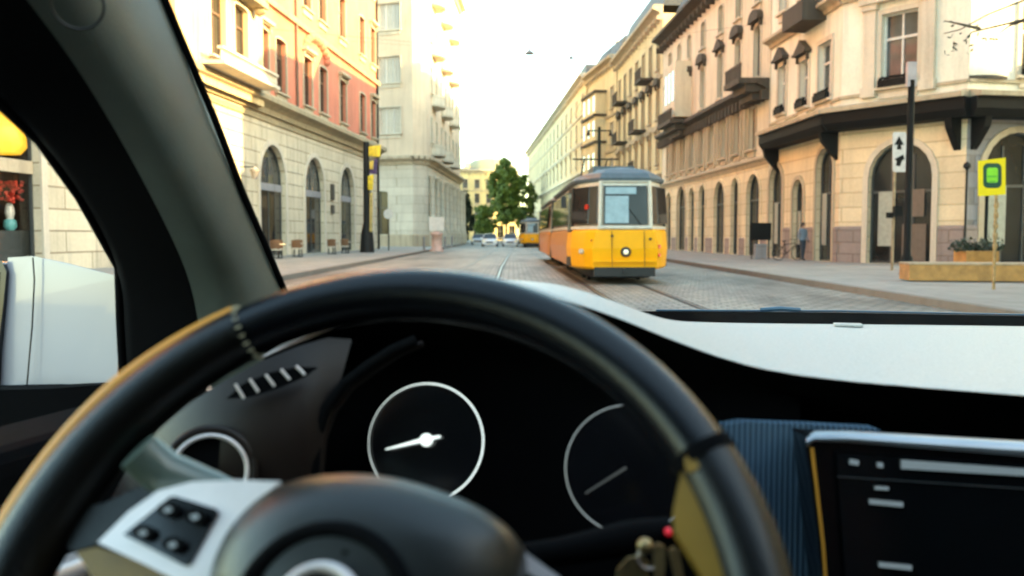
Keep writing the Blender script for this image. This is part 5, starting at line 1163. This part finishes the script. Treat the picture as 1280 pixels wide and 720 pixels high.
# doors, roof, floor, bonnet
def cbox(name, mat, u0, u1, v0, v1, z0, z1, par=None, bev=0):
    m = MB(); m.obox(K((u0 + u1) / 2, (v0 + v1) / 2, (z0 + z1) / 2), cu, cv, (0, 0, 1), (u1 - u0) / 2, (v1 - v0) / 2, (z1 - z0) / 2); return m.build(name, mat, par or car, bevel=bev)
dl = cbox('door', M['matte'], -.66, -.56, -.45, .86, .35, 1.13, bev=.02); cbox('door_skin', M['white_paint'], -.70, -.665, -.45, .86, .3, 1.10, dl, .015)
m = MB(); m.tube([K(-.56, .75, 1.0), K(-.54, .5, 1.03), K(-.54, .3, 1.0)], .015, 8); m.build('door_pull', M['silver'], dl)
m = MB(); m.prism([K(-.60, -.40, 1.13), K(-.60, .62, 1.13), K(-.56, .30, 1.56), K(-.56, -.40, 1.56)], cu * -.004); m.build('window_glass', M['screen_glass'], dl)
dr = cbox('door', M['fascia_br'], 1.10, 1.2, -.45, .86, .35, 1.13, bev=.02); cbox('door_skin', M['white_paint'], 1.205, 1.24, -.45, .86, .3, 1.10, dr, .015)
m = MB(); m.prism([K(1.14, -.40, 1.13), K(1.14, .62, 1.13), K(1.10, .30, 1.56), K(1.10, -.40, 1.56)], cu * .004); m.build('window_glass', clear('light_blocking_glass', .03, (.12, .13, .13)), dr)  # unseen passenger window, darkened to keep side light out of the cabin
cbox('headliner', M['pillar'], -.62, 1.14, -1.75, .08, 1.58, 1.60); cbox('roof', M['white_paint'], -.64, 1.16, -1.75, .10, 1.605, 1.64, bev=.01)
m = MB(); m.tube([K(1.14, 1.0, 1.05), K(1.10, .62, 1.33), K(1.06, .2, 1.6)], .045, 12); m.build('windscreen_pillar', M['pillar'], car)
for u_ in (-.61, 1.13): cbox('door_pillar', M['matte'], u_ - .04, u_ + .04, -.60, -.42, .35, 1.60)
for u_ in (-.66, 1.16): cbox('rear_side', M['white_paint'], u_ - .03, u_ + .03, -1.8, -.6, .3, 1.60)
cbox('rear_panel', M['matte'], -.62, 1.12, -1.85, -1.78, .3, 1.60); cbox('floor', M['matte'], -.62, 1.12, -1.78, 1.1, .30, .34)
cbox('firewall', M['matte'], -.62, 1.12, 1.12, 1.18, .34, 1.05)
for u_ in (-.05, .62):
    st_ = cbox('seat', M['matte'], u_ - .27, u_ + .27, -.62, -.05, .34, .62, bev=.05); m = MB(); m.obox(K(u_, -.68, .92), cu, (cv * .25 + V((0, 0, 1))).cross(cu), cv * -.25 + V((0, 0, 1)), .25, .07, .36); m.build('seat_back', M['matte'], st_, bevel=.04)
m = MB(); rows = []
for v_, z_ in ((1.30, 1.02), (1.5, 1.03), (1.9, .98), (2.15, .86), (2.25, .65), (2.25, .35)): rows.append([K(u_, v_ - .25 * ((u_ - .25) / .9) ** 2 * (v_ - 1.3), z_ - .05 * ((u_ - .25) / .9) ** 4) for u_ in [-.63 + k * 1.76 / 12 for k in range(13)]])
m.grid(rows); m.grid([[r[0] for r in rows], [V((r[0].x, r[0].y, .3)) for r in rows]]); m.grid([[r[-1] for r in rows], [V((r[-1].x, r[-1].y, .3)) for r in rows]]); m.build('bonnet', M['white_paint'], car)
for u_, s_ in ((-.69, -1), (1.19, 1)):
    for v_ in (1.55, -1.2):
        m = MB(); m.lathe(K(u_ - s_ * .2, v_, .32), cu * s_, [(.32, 0), (.32, .2), (.22, .22)], 28); w_ = m.build('wheel', M['tyre'], car); m = MB(); m.lathe(K(u_ - s_ * .2, v_, .32), cu * s_, [(.21, .215), (.18, .232), (.03, .232)], 28); m.build('rim', M['alloy'], w_)
# bunch of keys in the ignition
kt = thing('keys', at(815, 705, .47), 'bunch of brass keys hanging behind the right side of the steering wheel', 'keys')
M['brass'] = simple('worn_brass', (.42, .30, .14), .35, .6, var=.3, vs=200)
m = MB(); m.lathe(at(806, 682, .462), -FW + UP * .3, [(.001, -.004), (.0035, -.003), (.0042, 0), (.0035, .003), (.001, .004)], 14); m.build('key_fob', M['brass'], kt)
m = MB(); kc = at(812, 697, .466); m.tube([kc + (RT * math.cos(k * .3142) + UP * math.sin(k * .3142)) * .006 for k in range(20)], .0008, 6, closed=True); m.build('key_ring', M['silver'], kt)
for k, pts in enumerate(([(816, 684), (823, 679), (831, 684), (832, 700), (829, 735), (819, 735), (817, 700)], [(836, 688), (842, 684), (849, 690), (858, 735), (846, 735)], [(772, 712), (785, 698), (803, 694), (812, 705), (800, 735), (768, 735)], [(795, 700), (806, 702), (816, 735), (790, 735)])):
    m = MB(); m.prism([at(x, y, .458 + k * .004) for x, y in pts], FW * .002); m.build('key', M['brass'], kt, bevel=.0006)
